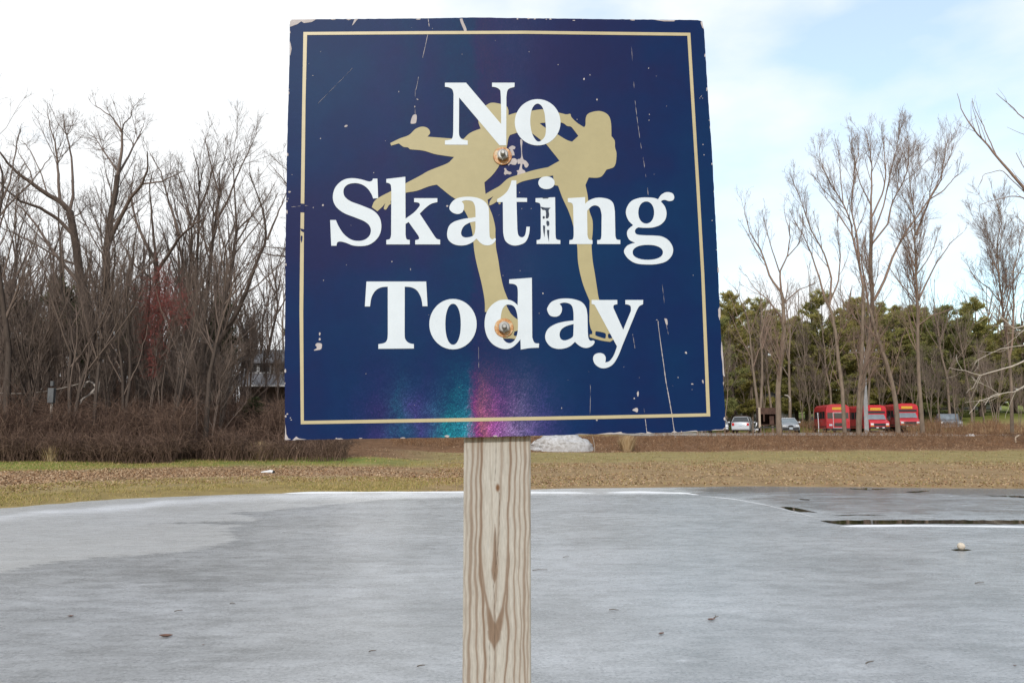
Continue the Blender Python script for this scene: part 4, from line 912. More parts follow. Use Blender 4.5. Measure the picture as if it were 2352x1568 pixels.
right_tree('slim bare tree in front of the rear of the first red bus, leaning left', 1941, 51, [
    ([(1938, 960), (1935, 900), (1930, 859), (1918, 758), (1906, 702), (1893, 680)], .20, .13, 0), ([(1893, 680), (1882, 638), (1866, 589), (1845, 540), (1827, 513), (1812, 480)], .10, .02, 1), ([(1906, 700), (1910, 638), (1898, 597), (1890, 574), (1864, 531), (1842, 469), (1820, 414)], .11, .02, -1),
    ([(1908, 690), (1926, 646), (1930, 597), (1926, 550), (1923, 494)], .08, .02, -2)], 1, dens=1.05)
right_tree('bare tree with twin straight stems just left of the utility pole', 1971, 51.5, [
    ([(1971, 960), (1974, 900), (1980, 799), (1982, 698), (1982, 654)], .21, .13, 0), ([(1982, 654), (1974, 609), (1958, 541), (1956, 513), (1937, 469), (1901, 410), (1880, 358), (1884, 330)], .12, .02, 1), ([(1974, 600), (1968, 540), (1954, 476), (1963, 395), (1974, 348), (1958, 300)], .10, .02, -1), ([(1958, 541), (1925, 490), (1900, 460), (1876, 400)], .06, .02, 1), ([(1937, 469), (1930, 400), (1926, 350), (1918, 318)], .06, .02, -1)], 1, dens=1.1)
right_tree('tallest bare tree of the bank with a high fan of stems', 1972, 52.5, [
    ([(1974, 960), (1980, 900), (1986, 850), (1995, 799), (2003, 718), (2003, 678), (1999, 597), (2001, 541)], .24, .16, 0), ([(2001, 541), (2001, 458), (2003, 385), (1998, 348), (1988, 300), (1980, 292)], .13, .02, 1), ([(2002, 500), (2029, 440), (2035, 400), (2030, 340), (2024, 288)], .10, .02, -1),
    ([(2008, 690), (2031, 646), (2051, 589), (2078, 535), (2095, 513), (2128, 469), (2157, 414), (2180, 366), (2190, 330)], .15, .02, -2), ([(2003, 560), (2040, 513), (2047, 469), (2077, 414), (2088, 370), (2084, 300)], .10, .02, 1), ([(2003, 545), (2029, 476), (2044, 403), (2062, 330), (2064, 290)], .09, .02, 2), ([(2000, 470), (1975, 420), (1962, 370), (1950, 320)], .07, .02, -1)], 1, dens=1.1)
right_tree('crooked bare tree trunk leaning left in front of the third red bus', 2063, 52, [
    ([(2061, 960), (2057, 920), (2047, 871), (2035, 827), (2015, 775), (2005, 738), (1995, 700)], .25, .12, 0), ([(2062, 905), (2067, 880), (2068, 850)], .08, .03, -1), ([(2015, 775), (1985, 745), (1960, 730), (1930, 722)], .06, .02, -1), ([(1995, 700), (1985, 640), (1978, 590), (1990, 520)], .10, .02, -2), ([(2035, 827), (1990, 815), (1940, 818)], .04, .02, 1)], 1, dens=.7)
right_tree('straight pale-barked bare tree right of the third red bus', 2120, 52, [
    ([(2117, 960), (2111, 879), (2107, 767), (2109, 698), (2105, 658), (2101, 557), (2102, 513), (2095, 458), (2087, 395)], .22, .02, 0), ([(2109, 690), (2128, 650), (2148, 609), (2184, 557), (2212, 533)], .10, .02, -1), ([(2104, 540), (2135, 458), (2161, 414), (2170, 348), (2184, 300)], .12, .02, 1), ([(2108, 748), (2138, 725), (2172, 714), (2200, 706)], .06, .02, -1), ([(2104, 620), (2085, 570), (2070, 540)], .06, .02, 1), ([(2135, 458), (2165, 440), (2200, 400), (2205, 370)], .07, .02, -1)], 1, dens=1.1)
right_tree('slim twin-stemmed bare tree near the right edge of the bank', 2325, 50, [
    ([(2324, 960), (2323, 879), (2317, 815), (2309, 758), (2301, 698), (2293, 617), (2289, 557), (2300, 513), (2298, 480)], .17, .02, 0), ([(2318, 820), (2325, 790), (2329, 698), (2325, 630), (2341, 569), (2348, 520)], .12, .02, -1), ([(2301, 698), (2270, 660), (2240, 640), (2214, 596)], .06, .02, 1), ([(2325, 650), (2360, 600), (2380, 560)], .06, .02, 1), ([(2295, 630), (2275, 590), (2262, 555)], .06, .02, -1)], 1, dens=1.4)
rgC = np.random.RandomState(5)
b8 = G(2490, 40)
bare_tree('bare_tree', 'tall bare tree beyond the right edge, long thin boughs slanting into the sky', b8, [([b8]+limb_px([(2485, 900), (2470, 740), (2440, 600), (2400, 500), (2352, 432)], 40, .3, .15)[0], .34, .12),
    limb_px([(2352, 432), (2289, 359), (2230, 289), (2208, 253), (2199, 216)], 40, .075, .012), limb_px([(2289, 359), (2260, 293), (2238, 249), (2232, 225)], 40, .03, .01, 1), limb_px([(2440, 420), (2352, 271), (2315, 238), (2289, 216)], 40, .06, .012), limb_px([(2420, 500), (2352, 454), (2326, 449), (2249, 469)], 40, .045, .012),
    limb_px([(2470, 740), (2450, 600), (2440, 420), (2400, 300), (2352, 150)], 40, .2, .02, 2), limb_px([(2352, 440), (2300, 390), (2262, 400), (2248, 425)], 40, .025, .01, -1), limb_px([(2440, 610), (2390, 540), (2352, 480)], 40, .05, .015, -2)],
    1, [m_bark_l, m_twig_l], rgC, dens=.42, spread=.6, perm=(.9, 1.5, 1.6))
b9 = G(2440, 44)
bare_tree('bare_tree', 'pale sycamore with crooked low branches reaching left over the bank', b9, [([b9]+limb_px([(2440, 900), (2436, 800), (2440, 700)], 44, .2, .1)[0], .22, .12),
    limb_px([(2438, 800), (2380, 815), (2330, 840), (2290, 850), (2250, 862), (2215, 850), (2180, 846)], 44, .07, .012, 1), limb_px([(2438, 760), (2380, 740), (2330, 755), (2290, 720), (2240, 716)], 44, .06, .012), limb_px([(2436, 830), (2380, 870), (2330, 900), (2280, 905), (2262, 930)], 44, .06, .012, -1), limb_px([(2440, 700), (2380, 640), (2352, 628), (2310, 622)], 44, .05, .012, -1), limb_px([(2438, 780), (2370, 790), (2300, 800), (2240, 828)], 44, .05, .012, 2), limb_px([(2250, 862), (2235, 890), (2218, 902)], 44, .02, .01), limb_px([(2300, 905), (2250, 920), (2225, 950)], 44, .03, .01, -1)],
    1, [m_bark_p, m_bark_p], rgC, dens=.8, spread=.8, up=.0, perm=(1.2, 1.6, 1.8), twig_r=.009)

# ---- generic bare trees copied through the woods
def generic_tree(seed, h, mats, dens=1.0, stems=1, label='', group=None, base=(0, 0, 0), lean=.1, spread=.55, nlimb=6, r=.16, up=.35, levels=3):
    rg = np.random.RandomState(seed); LL = []
    for s in range(stems):
        a = rg.rand()*6.28; tp = np.array([math.cos(a)*lean*h, math.sin(a)*lean*h, h*(.92+.16*rg.rand())])
        pts = [np.zeros(3)-np.array([0, 0, .2])]
        for j in range(1, 7):
            f = j/6; pts.append(tp*np.array([f**1.4, f**1.4, f])+np.append(rg.normal(size=2)*.02*h*f, 0))
        LL.append((pts, r, .02))
    P0_ = [np.array(p) for p, _, _ in LL]
    for i in range(nlimb):
        s = rg.randint(stems); f = .25+.6*rg.rand(); q = resample(P0_[s], 20)[int(f*19)]; a = rg.rand()*6.28; ln = h*(.45-.25*f)*(0.8+.5*rg.rand()); el = .75+.5*rg.rand()
        pts = [q]; d = np.array([math.cos(a)*math.cos(el), math.sin(a)*math.cos(el), math.sin(el)])
        for j in range(4): d = norm(d+rg.normal(size=3)*.12+np.array([0, 0, .12])); pts.append(pts[-1]+d*ln/4)
        LL.append((pts, r*.45*(1-f*.5), .015))
    LL = [([p+np.array(base) for p in pts], a, b_) for pts, a, b_ in LL]
    return bare_tree('bare_tree', label, np.array(base, float), LL, stems, mats, rg, dens=dens, spread=spread, up=up, group=group, trunk_k=6, levels=levels)
LG = 'bare trees crowding the wood on the left'; LLB = 'bare brown tree crowded inside the wood on the left, behind the bramble thicket'
spotsL = []
rgp = np.random.RandomState(31)
for d, step, j in ((34, 62, 3), (41, 48, 4), (49, 40, 4), (58, 36, 5), (70, 34, 6)):
    px = -150+rgp.rand()*30
    while px < (500 if d < 60 else 640):
        spotsL.append((px+rgp.uniform(-12, 12), d+rgp.uniform(-j, j)*.6)); px += step*rgp.uniform(.75, 1.35)
protoL = []
for k_ in range(5):
    px, d = spotsL.pop(0 if k_ else 0)
    protoL.append(generic_tree(100+k_, [11, 8.5, 12.5, 7, 9.5][k_], [m_bark_d, m_twig_d], dens=1.0, stems=[1, 2, 1, 3, 2][k_], label=LLB, group=LG, base=G(px, d), r=[.15, .09, .16, .06, .09][k_], lean=[.06, .12, .08, .2, .15][k_]))
def skyline(px): return float(np.interp(px, [-200, 0, 60, 150, 250, 330, 400, 500, 600, 700], [540, 530, 545, 575, 575, 540, 540, 565, 620, 635]))
for i, (px, d) in enumerate(spotsL):
    b = G(px, d); p = protoL[rgp.randint(5)]; k_ = protoL.index(p); h = [11, 8.5, 12.5, 7, 9.5][k_]
    want = CH+(985-skyline(px)-rgp.uniform(-70, 90))/F*d-b[2]; sc = float(np.clip(want/h, .45, 1.6))
    copy_tree(p, b, rgp.rand()*6.28, (sc*rgp.uniform(.8, 1.1), sc*rgp.uniform(.8, 1.1), sc), LLB, LG)
for i in range(34):                       # the wood runs on past the left edge
    px = rgp.uniform(-900, -150); d = rgp.uniform(31, 62); copy_tree(protoL[rgp.randint(5)], G(px, d), rgp.rand()*6.28, rgp.uniform(.8, 1.15), LLB, LG)
# saplings and slim stems filling low in the wood
SG = 'thin saplings filling the lower wood on the left'; SLB = 'thin bare sapling among the undergrowth of the left wood'
b = G(60, 33.5)
sap = [generic_tree(200, 4.2, [m_bark_d, m_twig_d], dens=2.0, stems=3, label=SLB, group=SG, base=G(60, 33.5), r=.035, lean=.25, nlimb=8, spread=.7, levels=3),
       generic_tree(201, 5.5, [m_twig_d, m_twig_d], dens=1.7, stems=2, label=SLB, group=SG, base=G(330, 34), r=.03, lean=.15, nlimb=8, levels=3)]
for i in range(64):
    px = rgp.uniform(-120, 560); d = rgp.uniform(33, 50); sc = rgp.uniform(.7, 1.25)
    copy_tree(sap[i % 2], G(px, d), rgp.rand()*6.28, sc, SLB, SG)
for px, d in ((548, 47), (575, 44), (604, 50), (632, 46), (655, 52), (560, 55)):
    copy_tree(sap[1], G(px, d), rgp.rand()*6.28, rgp.uniform(1.0, 1.6), SLB, SG)
# hidden stretch behind the sign and the distant wood on the right
MG = 'bare trees of the distant wood beyond the lot'; MLB = 'bare brown tree in the distant wood behind the pines and the lot'
protoR = [generic_tree(300+k_, [13, 10, 14][k_], [m_bark_l, [m_twig_g, m_twig_l, m_twig_g][k_]], dens=.8, stems=[1, 2, 1][k_], label=MLB, group=MG, base=G([1672, 1730, 1860][k_], [92, 96, 99][k_]), r=.14, lean=.08) for k_ in range(3)]
px = 660
while px < 2480:
    d = rgp.uniform(88, 118) if px > 1000 else rgp.uniform(62, 90)
    b = G(px, d); k_ = rgp.randint(3); top = rgp.uniform(590, 700) if px < 1900 else rgp.uniform(640, 740)
    sc = float(np.clip((CH+(985-top)/F*d-b[2])/[13, 10, 14][k_], .6, 1.7)); copy_tree(protoR[k_], b, rgp.rand()*6.28, sc, MLB, MG); px += rgp.uniform(22, 44)

TG = 'thin bare saplings between the bank trees and the pines'; TLB = 'thin bare brown sapling in front of the pines along the lot'
sapr = generic_tree(210, 8.0, [m_bark_l, m_twig_g], dens=1.35, stems=2, label=TLB, group=TG, base=G(1665, 68), r=.05, lean=.14, nlimb=9, spread=.6, levels=3)
for px in (1722, 1752, 1845, 1862, 1895, 1952, 2022, 2078, 2096, 2142, 2166, 2198, 2215, 2236, 2262, 2280, 2300, 2340, 2362, 2395):
    copy_tree(sapr, G(px+rgp.uniform(-8, 8), rgp.uniform(94, 97) if px < 2140 else rgp.uniform(58, 80)), rgp.rand()*6.28, rgp.uniform(.7, 1.25)*(1.2 if px < 2140 else .8), TLB, TG)
for i in range(34):                       # hidden stretch behind the board
    px = rgp.uniform(690, 1640); d = rgp.uniform(62, 98); copy_tree(protoR[rgp.randint(3)], G(px, d), rgp.rand()*6.28, rgp.uniform(.75, 1.1), MLB, MG)
# ---- pines and other evergreens
def needle_mat(name, a, b_, c_):
    m = rnd_mat(name, [(0.0, a), (0.5, b_), (1.0, c_)], 0.75); nt = m.node_tree      # thin needles let light through
    b = [n for n in nt.nodes if n.type == 'BSDF_PRINCIPLED'][0]; out = [n for n in nt.nodes if n.type == 'OUTPUT_MATERIAL'][0]
    tr = nt.nodes.new('ShaderNodeBsdfTranslucent'); nt.links.new(b.inputs['Base Color'].links[0].from_socket, tr.inputs[0])
    mx = nt.nodes.new('ShaderNodeMixShader'); mx.inputs[0].default_value = 0.4
    nt.links.new(b.outputs[0], mx.inputs[1]); nt.links.new(tr.outputs[0], mx.inputs[2]); nt.links.new(mx.outputs[0], out.inputs[0]); return m
m_pine = needle_mat('pine_needles', (0.17, 0.18, 0.06), (0.31, 0.295, 0.10), (0.44, 0.39, 0.14))
m_pine_y = needle_mat('yellowish_pine_needles', (0.20, 0.19, 0.06), (0.36, 0.32, 0.10), (0.48, 0.41, 0.15))
m_pine_m = needle_mat('green_pine_needles', (0.13, 0.15, 0.055), (0.24, 0.25, 0.09), (0.36, 0.34, 0.13))
m_pine_d = needle_mat('dark_needles', (0.020, 0.032, 0.016), (0.052, 0.072, 0.030), (0.115, 0.135, 0.052))
def conifer(seed, h, wd, mat, base, label, group=None, low=.12, ncl=1500, size=.34, kb=9, name='pine_tree', bare_frac=.0):
    rg = np.random.RandomState(seed)
    t = thing(name, label, 'pine tree' if 'pine' in name else 'evergreen tree', base, 0, group)
    tr = np.array([[[0, 0, -.2], [0.02*h*rg.randn(), .02*h*rg.randn(), h*.5], [.02*h*rg.randn(), .02*h*rg.randn(), h*.97]]])
    tr = np.stack([resample(tr[0], 8)]); v, q = tubes(tr, np.linspace(h*.018, .02, 8)[None], 7); mesh_obj('trunk', v, q, m_bark_d, t, smooth=True)
    nb_ = int(h*7); f = low+(1-low)*rg.rand(nb_)**.9; az = rg.rand(nb_)*6.28
    prof = np.interp(f, [0, .12, .3, .55, .8, 1], [.75, .95, 1, .8, .48, .08])*wd/2*(.65+.5*rg.rand(nb_))
    el = np.interp(f, [0, .5, 1], [-.12, .15, .8])+rg.normal(size=nb_)*.1
    B = np.empty((nb_, 5, 3)); trx = np.stack([np.interp(f, np.linspace(0, 1, 8), tr[0, :, i]) for i in range(3)], 1); trx[:, 2] = f*h
    for j in range(5):
        s_ = j/4; B[:, j] = trx+np.stack([np.cos(az)*prof*s_, np.sin(az)*prof*s_, prof*(np.sin(el)*s_+.12*s_*s_)], 1)
    br = tubes(B, np.linspace(1, .3, 5)[None]*np.clip(prof[:, None]*.015, .012, .06), 3)
    # needle clumps on the outer branches
    w_ = prof/prof.sum(); ib = rg.choice(nb_, ncl, p=w_); s_ = .25+.78*rg.rand(ncl)**.8
    C = B[ib, 0]+(B[ib, 4]-B[ib, 0])*s_[:, None]+rg.normal(size=(ncl, 3))*np.array([.28, .28, .14])*size*1.6
    lum = np.clip(.45+.28*rg.normal(size=ncl)+.25*(s_-.6)+.1*np.sin(az[ib]*3+f[ib]*20), 0, 1)
    d = norm(rg.normal(size=(ncl, kb, 3))+np.array([0, 0, .35])+norm(B[ib, 4]-B[ib, 0])[:, None, :]*.7)
    pe = norm(np.cross(d, rg.normal(size=d.shape))); ln = size*(.6+.7*rg.rand(ncl, kb, 1)); ww = size*.15
    c3 = C[:, None, :]+rg.normal(size=(ncl, kb, 3))*size*.25
    T = np.stack([c3+pe*ww, c3-pe*ww, c3+d*ln], 2).reshape(-1, 3); FT = np.arange(len(T)).reshape(-1, 3)
    rn = np.clip(np.repeat(lum, kb*3)+np.repeat(rg.normal(size=ncl*kb)*.12, 3), 0, 1)
    cr = mesh_obj('crown', T, FT, mat, t, attr={'rnd': rn})
    mesh_obj('branches', br[0], br[1], m_bark_d, t)
    return t
PG = 'pines behind the parked vehicles'
pl = {}
def pine_at(kind, px, d, toppx, wpx, label, seed=None):
    b = G(px, d); h = CH+(985-toppx)/F*d-b[2]; wd = wpx/F*d
    if kind not in pl:
        mat = {'y': m_pine_y, 'g': m_pine, 'd': m_pine_m}[kind[0]]
        pl[kind] = (conifer(400+len(pl), h, wd, mat, b, label, None, ncl=5600, size=.33, kb=9, low=.1), h, wd)
    else:
        p, h0, w0 = pl[kind]; copy_tree(p, b, rgp.rand()*6.28, (wd/w0, wd/w0, h/h0), label)
pine_at('y1', 1690, 99, 672, 190, 'yellow-green pine against the right edge of the sign, above the silver wagon')
pine_at('g1', 1760, 103, 690, 170, 'green pine behind the dump trailer')
pine_at('y1', 1830, 106, 730, 150, 'low yellowish pine between the silver sedan and the first red bus')
pine_at('g1', 1905, 100, 672, 190, 'tall green pine rising over the first red bus')
pine_at('y2', 1975, 104, 688, 180, 'yellow-green pine behind the utility pole')
pine_at('g2', 2045, 108, 700, 180, 'green pine standing over the third red bus')
pine_at('g2', 2120, 110, 712, 180, 'green pine behind the straight pale-barked tree')
pine_at('d1', 2190, 97, 708, 190, 'dark pine with a thick trunk behind the grey pickup')
pine_at('g1', 2255, 99, 690, 190, 'broad dark pine right of the grey pickup')
pine_at('y2', 2330, 106, 760, 150, 'low pine behind the slim tree near the right edge')
pine_at('d1', 2420, 99, 720, 190, 'dark pine beyond the right edge of the bank')
pine_at('d1', 1620, 90, 700, 180, 'dark pine hidden behind the right half of the sign')
pine_at('g2', 1480, 94, 720, 170, 'green pine hidden behind the middle of the sign')
BG = 'pines of the back row'
kinds = list(pl)
px = 980
while px < 2440:
    k_ = kinds[rgp.randint(len(kinds))]; d = rgp.uniform(112, 124); b = G(px, d); p, h0, w0 = pl[k_]; sc = (CH+(985-rgp.uniform(698, 790))/F*d-b[2])/h0
    copy_tree(p, b, rgp.rand()*6.28, sc, 'pine in the back row behind the nearer pines', BG); px += rgp.uniform(34, 52)
# evergreens in the left wood
def ever_at(kind, px, d, toppx, wpx, label):
    b = G(px, d); h = CH+(985-toppx)/F*d-b[2]; wd = wpx/F*d
    if kind not in pl: pl[kind] = (conifer(500+len(pl), h, wd, m_pine_d, b, label, None, ncl=2400, size=.26, kb=9, low=.02, name='evergreen_tree'), h, wd)
    else: p, h0, w0 = pl[kind]; copy_tree(p, b, rgp.rand()*6.28, (wd/w0, wd/w0, h/h0), label)
ever_at('e1', 118, 43, 640, 130, 'dark evergreen deep in the left wood, behind the leaning tree')
ever_at('e1', 40, 47, 700, 120, 'dark evergreen at the far left edge of the wood')
ever_at('e1', 190, 45, 720, 110, 'small dark evergreen behind the pale broken branch')
ever_at('e1', 300, 52, 720, 120, 'dark evergreen behind the tallest tree of the left wood')
ever_at('e1', 505, 44, 690, 120, 'dark evergreen at the right end of the left wood, beside the grey house')
ever_at('e1', 690, 76, 655, 90, 'grey-green spruce behind the roof of the grey house')
ever_at('e1', 578, 37, 915, 80, 'low dark evergreen bush below the grey house')

# red-berried vine
def scatter_twigs(rg, centers, ln, r, n=4, up=.3, wig=.3):
    m = len(centers); P = np.empty((m, n, 3)); P[:, 0] = centers; d = norm(rg.normal(size=(m, 3))+np.array([0, 0, up])); l = ln*(.5+rg.rand(m))
    for j in range(1, n): d = norm(d+rg.normal(size=(m, 3))*wig); P[:, j] = P[:, j-1]+d*(l/(n-1))[:, None]
    return P, np.broadcast_to(np.linspace(r, r*.5, n), (m, n)).copy()
rg = np.random.RandomState(77); bb = G(372, 34.2)
vine = thing('berry_vine', 'red-stemmed vine climbing among the grey trunks in the left wood', 'vine', bb)
cc = []
for px_, py_, w_, h_, n_ in ((352, 760, 30, 56, 300), (362, 690, 38, 46, 380), (395, 700, 40, 32, 260), (372, 640, 22, 36, 120), (352, 830, 12, 40, 120), (420, 730, 16, 30, 90)):
    for k_ in range(n_): cc.append(at(px_+rg.normal()*w_*.6, py_+rg.normal()*h_*.6, 34.2+rg.normal()*.3)-bb)
P, Rr = scatter_twigs(rg, np.array(cc), .36, .008, 4, -.1, .5); v, q = tubes(P, Rr, 3); mesh_obj('shoots', v, q, m_twig_r, vine)
st = [resample(np.array([np.zeros(3)]+[at(a, b_, 34.2)-bb for a, b_ in s_]), 8) for s_ in ([(365, 900), (352, 760), (366, 640)], [(372, 880), (395, 760), (402, 690)])]
v, q = tubes(np.stack(st), np.broadcast_to(np.linspace(.03, .012, 8), (2, 8)).copy(), 5); mesh_obj('stem', v, q, m_twig_d, vine)

# ---- bramble thicket in front of the left wood
m_bram = rnd_mat('bramble_canes', [(0.0, (0.055, 0.035, 0.027)), (0.5, (0.13, 0.080, 0.060)), (1.0, (0.28, 0.185, 0.135))])
def canes(rg, bases, hts, reach, r, n=6, sub=5, subl=.4):
    m = len(bases); az = rg.rand(m)*6.28; P = np.empty((m, n, 3))
    for j in range(n):
        s_ = j/(n-1); P[:, j] = bases+np.stack([np.cos(az)*reach*s_, np.sin(az)*reach*s_, hts*np.sin(s_*2.4)/.98], 1)+rg.normal(size=(m, 3))*.05*s_
    Rr = np.broadcast_to(np.linspace(r, r*.45, n), (m, n)).copy(); out_ = [tubes(P, Rr, 3)]
    tot = [np.repeat(rg.rand(m), n*3)]
    c = spawn(P, Rr, sub, subl, .9, 3, .15, rg, tmin=.1, lmax=.7, lmin=.12, rmin=.005, wig=.25)
    out_.append(tubes(*c, k=3)); tot.append(np.repeat(rg.rand(len(c[0])), 9))
    v, q = merge(out_); return v, q, np.concatenate(tot)
rg = np.random.RandomState(91)
def thicket(name, kind_label, spots, mat, group=None):
    V = []; Q = []; A = []; b_ = 0
    for (px0, px1, d0, d1, h0, n_, rc, r_, sb) in spots:
        px_ = rg.uniform(px0, px1, n_); d_ = rg.uniform(d0, d1, n_); bs = np.array([G(a, c_) for a, c_ in zip(px_, d_)])
        ht = h0*(.55+.5*rg.rand(n_))*(1+.18*np.sin(px_*.05+1)+.12*np.sin(px_*.13)); v, q, a = canes(rg, bs, ht, rc*(.4+rg.rand(n_)), r_, 6, sb)
        V.append(v); Q.append(q+b_); A.append(a); b_ += len(v)
    return mesh_obj(name, np.concatenate(V), np.concatenate(Q), mat, attr={'rnd': np.concatenate(A)})
o = thicket('bramble_thicket', '', [(-700, -160, 30, 37, 1.6, 1100, .9, .01, 4), (-160, 400, 30.0, 31.6, .85, 1700, .7, .008, 5), (-160, 420, 31.4, 35.5, 1.75, 2100, .9, .009, 5), (380, 560, 31.5, 35, .9, 650, .6, .008, 5), (520, 800, 31.5, 36, .75, 900, .5, .008, 5), (-160, 600, 35, 41, 2.3, 1500, .8, .01, 5), (-160, 520, 42, 50, 3.6, 900, .9, .014, 6), (560, 700, 34, 38, 1.7, 500, .7, .009, 5)], m_bram)
tag(o, 'dense brown bramble thicket along the foot of the left wood', 'brambles', kind='stuff')
m_brush = rnd_mat('bank_brush_stems', [(0.0, (0.11, 0.056, 0.030)), (0.5, (0.27, 0.145, 0.075)), (1.0, (0.40, 0.26, 0.155))])
def bank_d(px): return 0
o = thicket('bank_brush', '', [(900, 1240, 44.5, 50, .34, 700, .4, .008, 4), (1340, 2500, 45, 51, .26, 2200, .35, .007, 4), (1340, 2500, 49, 51.5, .30, 800, .3, .007, 4), (2080, 2450, 54, 70, .9, 1100, .45, .011, 4), (1640, 2080, 52, 53.5, .4, 160, .3, .008, 4), (1800, 1880, 84, 92, 1.4, 120, .6, .012, 4)], m_brush)
tag(o, 'low dry reddish-brown brush covering the bank below the lot', 'brush', kind='stuff')

# dead leaves on the ground, grass
def leaves(rg, n, fx, size):
    p = fx(n); n = len(p); a = rg.rand(n)*6.28; tl = rg.normal(size=(n, 2))*.45
    u = np.stack([np.cos(a), np.sin(a), tl[:, 0]], 1)*size*(.6+.8*rg.rand(n, 1)); w_ = np.stack([-np.sin(a), np.cos(a), tl[:, 1]], 1)*size*.55*(.6+.8*rg.rand(n, 1))
    up = np.array([0, 0, size*.35]); T = np.stack([p-u+up, p+w_+up*.3, p+u+up, p-w_+up*.3], 1).reshape(-1, 3)
    return T, np.arange(n*4).reshape(-1, 4), np.repeat(rg.rand(n), 4)
def band(rg, spec):
    def f(n):
        o = []
        for (px0, px1, t0, t1, share) in spec:
            m = int(n*share); px_ = rg.uniform(px0, px1, m); t = rg.uniform(t0, t1, m)
            # find y such that y-shore(x)=t in that column
            y = np.full(m, 22.0)
            for _ in range(5): x = (px_-1176)/F*y*cp; y = np.interp(x/y, SUX, SUY)+t; y = np.maximum(y, shore(x)+.1)
            keep = (0.5*vnoise(x, y, .35, 11)+0.5*vnoise(x, y, 1.2, 15)+rg.normal(size=m)*.3) > -.15
            x, y = x[keep], y[keep]; o.append(np.stack([x, y, ground_z(x, y)], 1))
        return np.concatenate(o)
    return f
m_leafl = rnd_mat('dead_leaves', [(0.0, (0.17, 0.085, 0.045)), (0.35, (0.38, 0.225, 0.115)), (0.7, (0.46, 0.31, 0.18)), (1.0, (0.52, 0.39, 0.26))], .7)
T, Q, A = leaves(rg, 62000, band(rg, [(-60, 1100, 2.6, 8.6, .34), (-60, 900, 9, 13, .03), (500, 1200, 13, 23, .06), (1000, 2450, .15, 12, .36), (1000, 2450, 12, 21, .06), (1000, 2450, 21, 29, .27)]), .034)
tag(mesh_obj('leaf_litter', T, Q, m_leafl, attr={'rnd': A}), 'fallen brown leaves scattered over the far shore', 'leaves', kind='stuff')
m_gr = rnd_mat('grass_blades', [(0.0, (0.17, 0.20, 0.045)), (0.4, (0.30, 0.25, 0.08)), (0.8, (0.44, 0.32, 0.14)), (1.0, (0.56, 0.45, 0.26))], .8)
def blades(rg, n, fx, h):
    p = fx(n); n = len(p); a = rg.rand(n)*6.28; hh = h*(.5+rg.rand(n)); w_ = np.stack([np.cos(a), np.sin(a), np.zeros(n)], 1)*.010
    tip = p+np.stack([rg.normal(size=n)*hh*.5, rg.normal(size=n)*hh*.5, hh], 1)
    return np.stack([p-w_, p+w_, tip], 1).reshape(-1, 3), np.arange(n*3).reshape(-1, 3), n
parts_ = []; at_ = []
T1, Q1, n1_ = blades(rg, 60000, band(rg, [(-60, 1100, .1, 4, .4), (-60, 1100, 8.5, 13, .35), (1000, 2450, .1, 21, .25)]), .045)
T2, Q2, n2_ = blades(rg, 9000, lambda n: (lambda x, y: np.stack([x, y, ground_z(x, y)], 1))(rg.uniform(-4, 4, n), rg.uniform(-2.5, 3.4, n)), .07)
V_, Q_ = merge([(T1, Q1), (T2, Q2)])
tag(mesh_obj('grass', V_, Q_, m_gr, attr={'rnd': np.concatenate([np.clip(np.repeat(rg.rand(n1_)*.7+.15, 3), 0, 1), np.repeat(rg.rand(n2_)*.8, 3)])}), 'short winter grass on the shores of the pond', 'grass', kind='stuff')
# ------------------------------------------------------------------ paints
m_red = plain('red_paint', (0.52, 0.022, 0.035), 0.35, var=0.1, scale=2, coat=0.4)
m_silver = plain('silver_paint', (0.50, 0.52, 0.55), 0.35, metal=0.3, var=0.06, scale=2, coat=0.5)
m_white = plain('white_paint', (0.74, 0.75, 0.77), 0.4, var=0.05, scale=3, coat=0.3)
m_greyp = plain('grey_paint', (0.17, 0.175, 0.19), 0.4, var=0.1, scale=2, coat=0.3)
m_glass = plain('dark_glass', (0.03, 0.034, 0.038), 0.08, var=0.1, spec=0.8)
m_black = plain('black_plastic', (0.022, 0.022, 0.024), 0.6, var=0.2)
m_tyre = plain('tyre_rubber', (0.025, 0.025, 0.026), 0.85, var=0.2)
m_chrome = plain('chrome', (0.62, 0.62, 0.63), 0.2, metal=0.9, var=0.05)
m_yel = plain('yellow_sign', (0.75, 0.46, 0.03), 0.5, var=0.05)
m_amber = plain('amber_lens', (0.75, 0.24, 0.03), 0.3, var=0.05)
m_redl = plain('red_lens', (0.5, 0.02, 0.02), 0.25, var=0.05)
m_clear = plain('clear_lens', (0.72, 0.74, 0.76), 0.15, var=0.05)
m_plate = plain('number_plate', (0.58, 0.66, 0.74), 0.5, var=0.05)
m_rustm = plain('rusty_steel', (0.085, 0.045, 0.032), 0.9, var=0.45, scale=3)
m_tanst = plain('tan_painted_steel', (0.46, 0.37, 0.28), 0.7, var=0.2, scale=3)

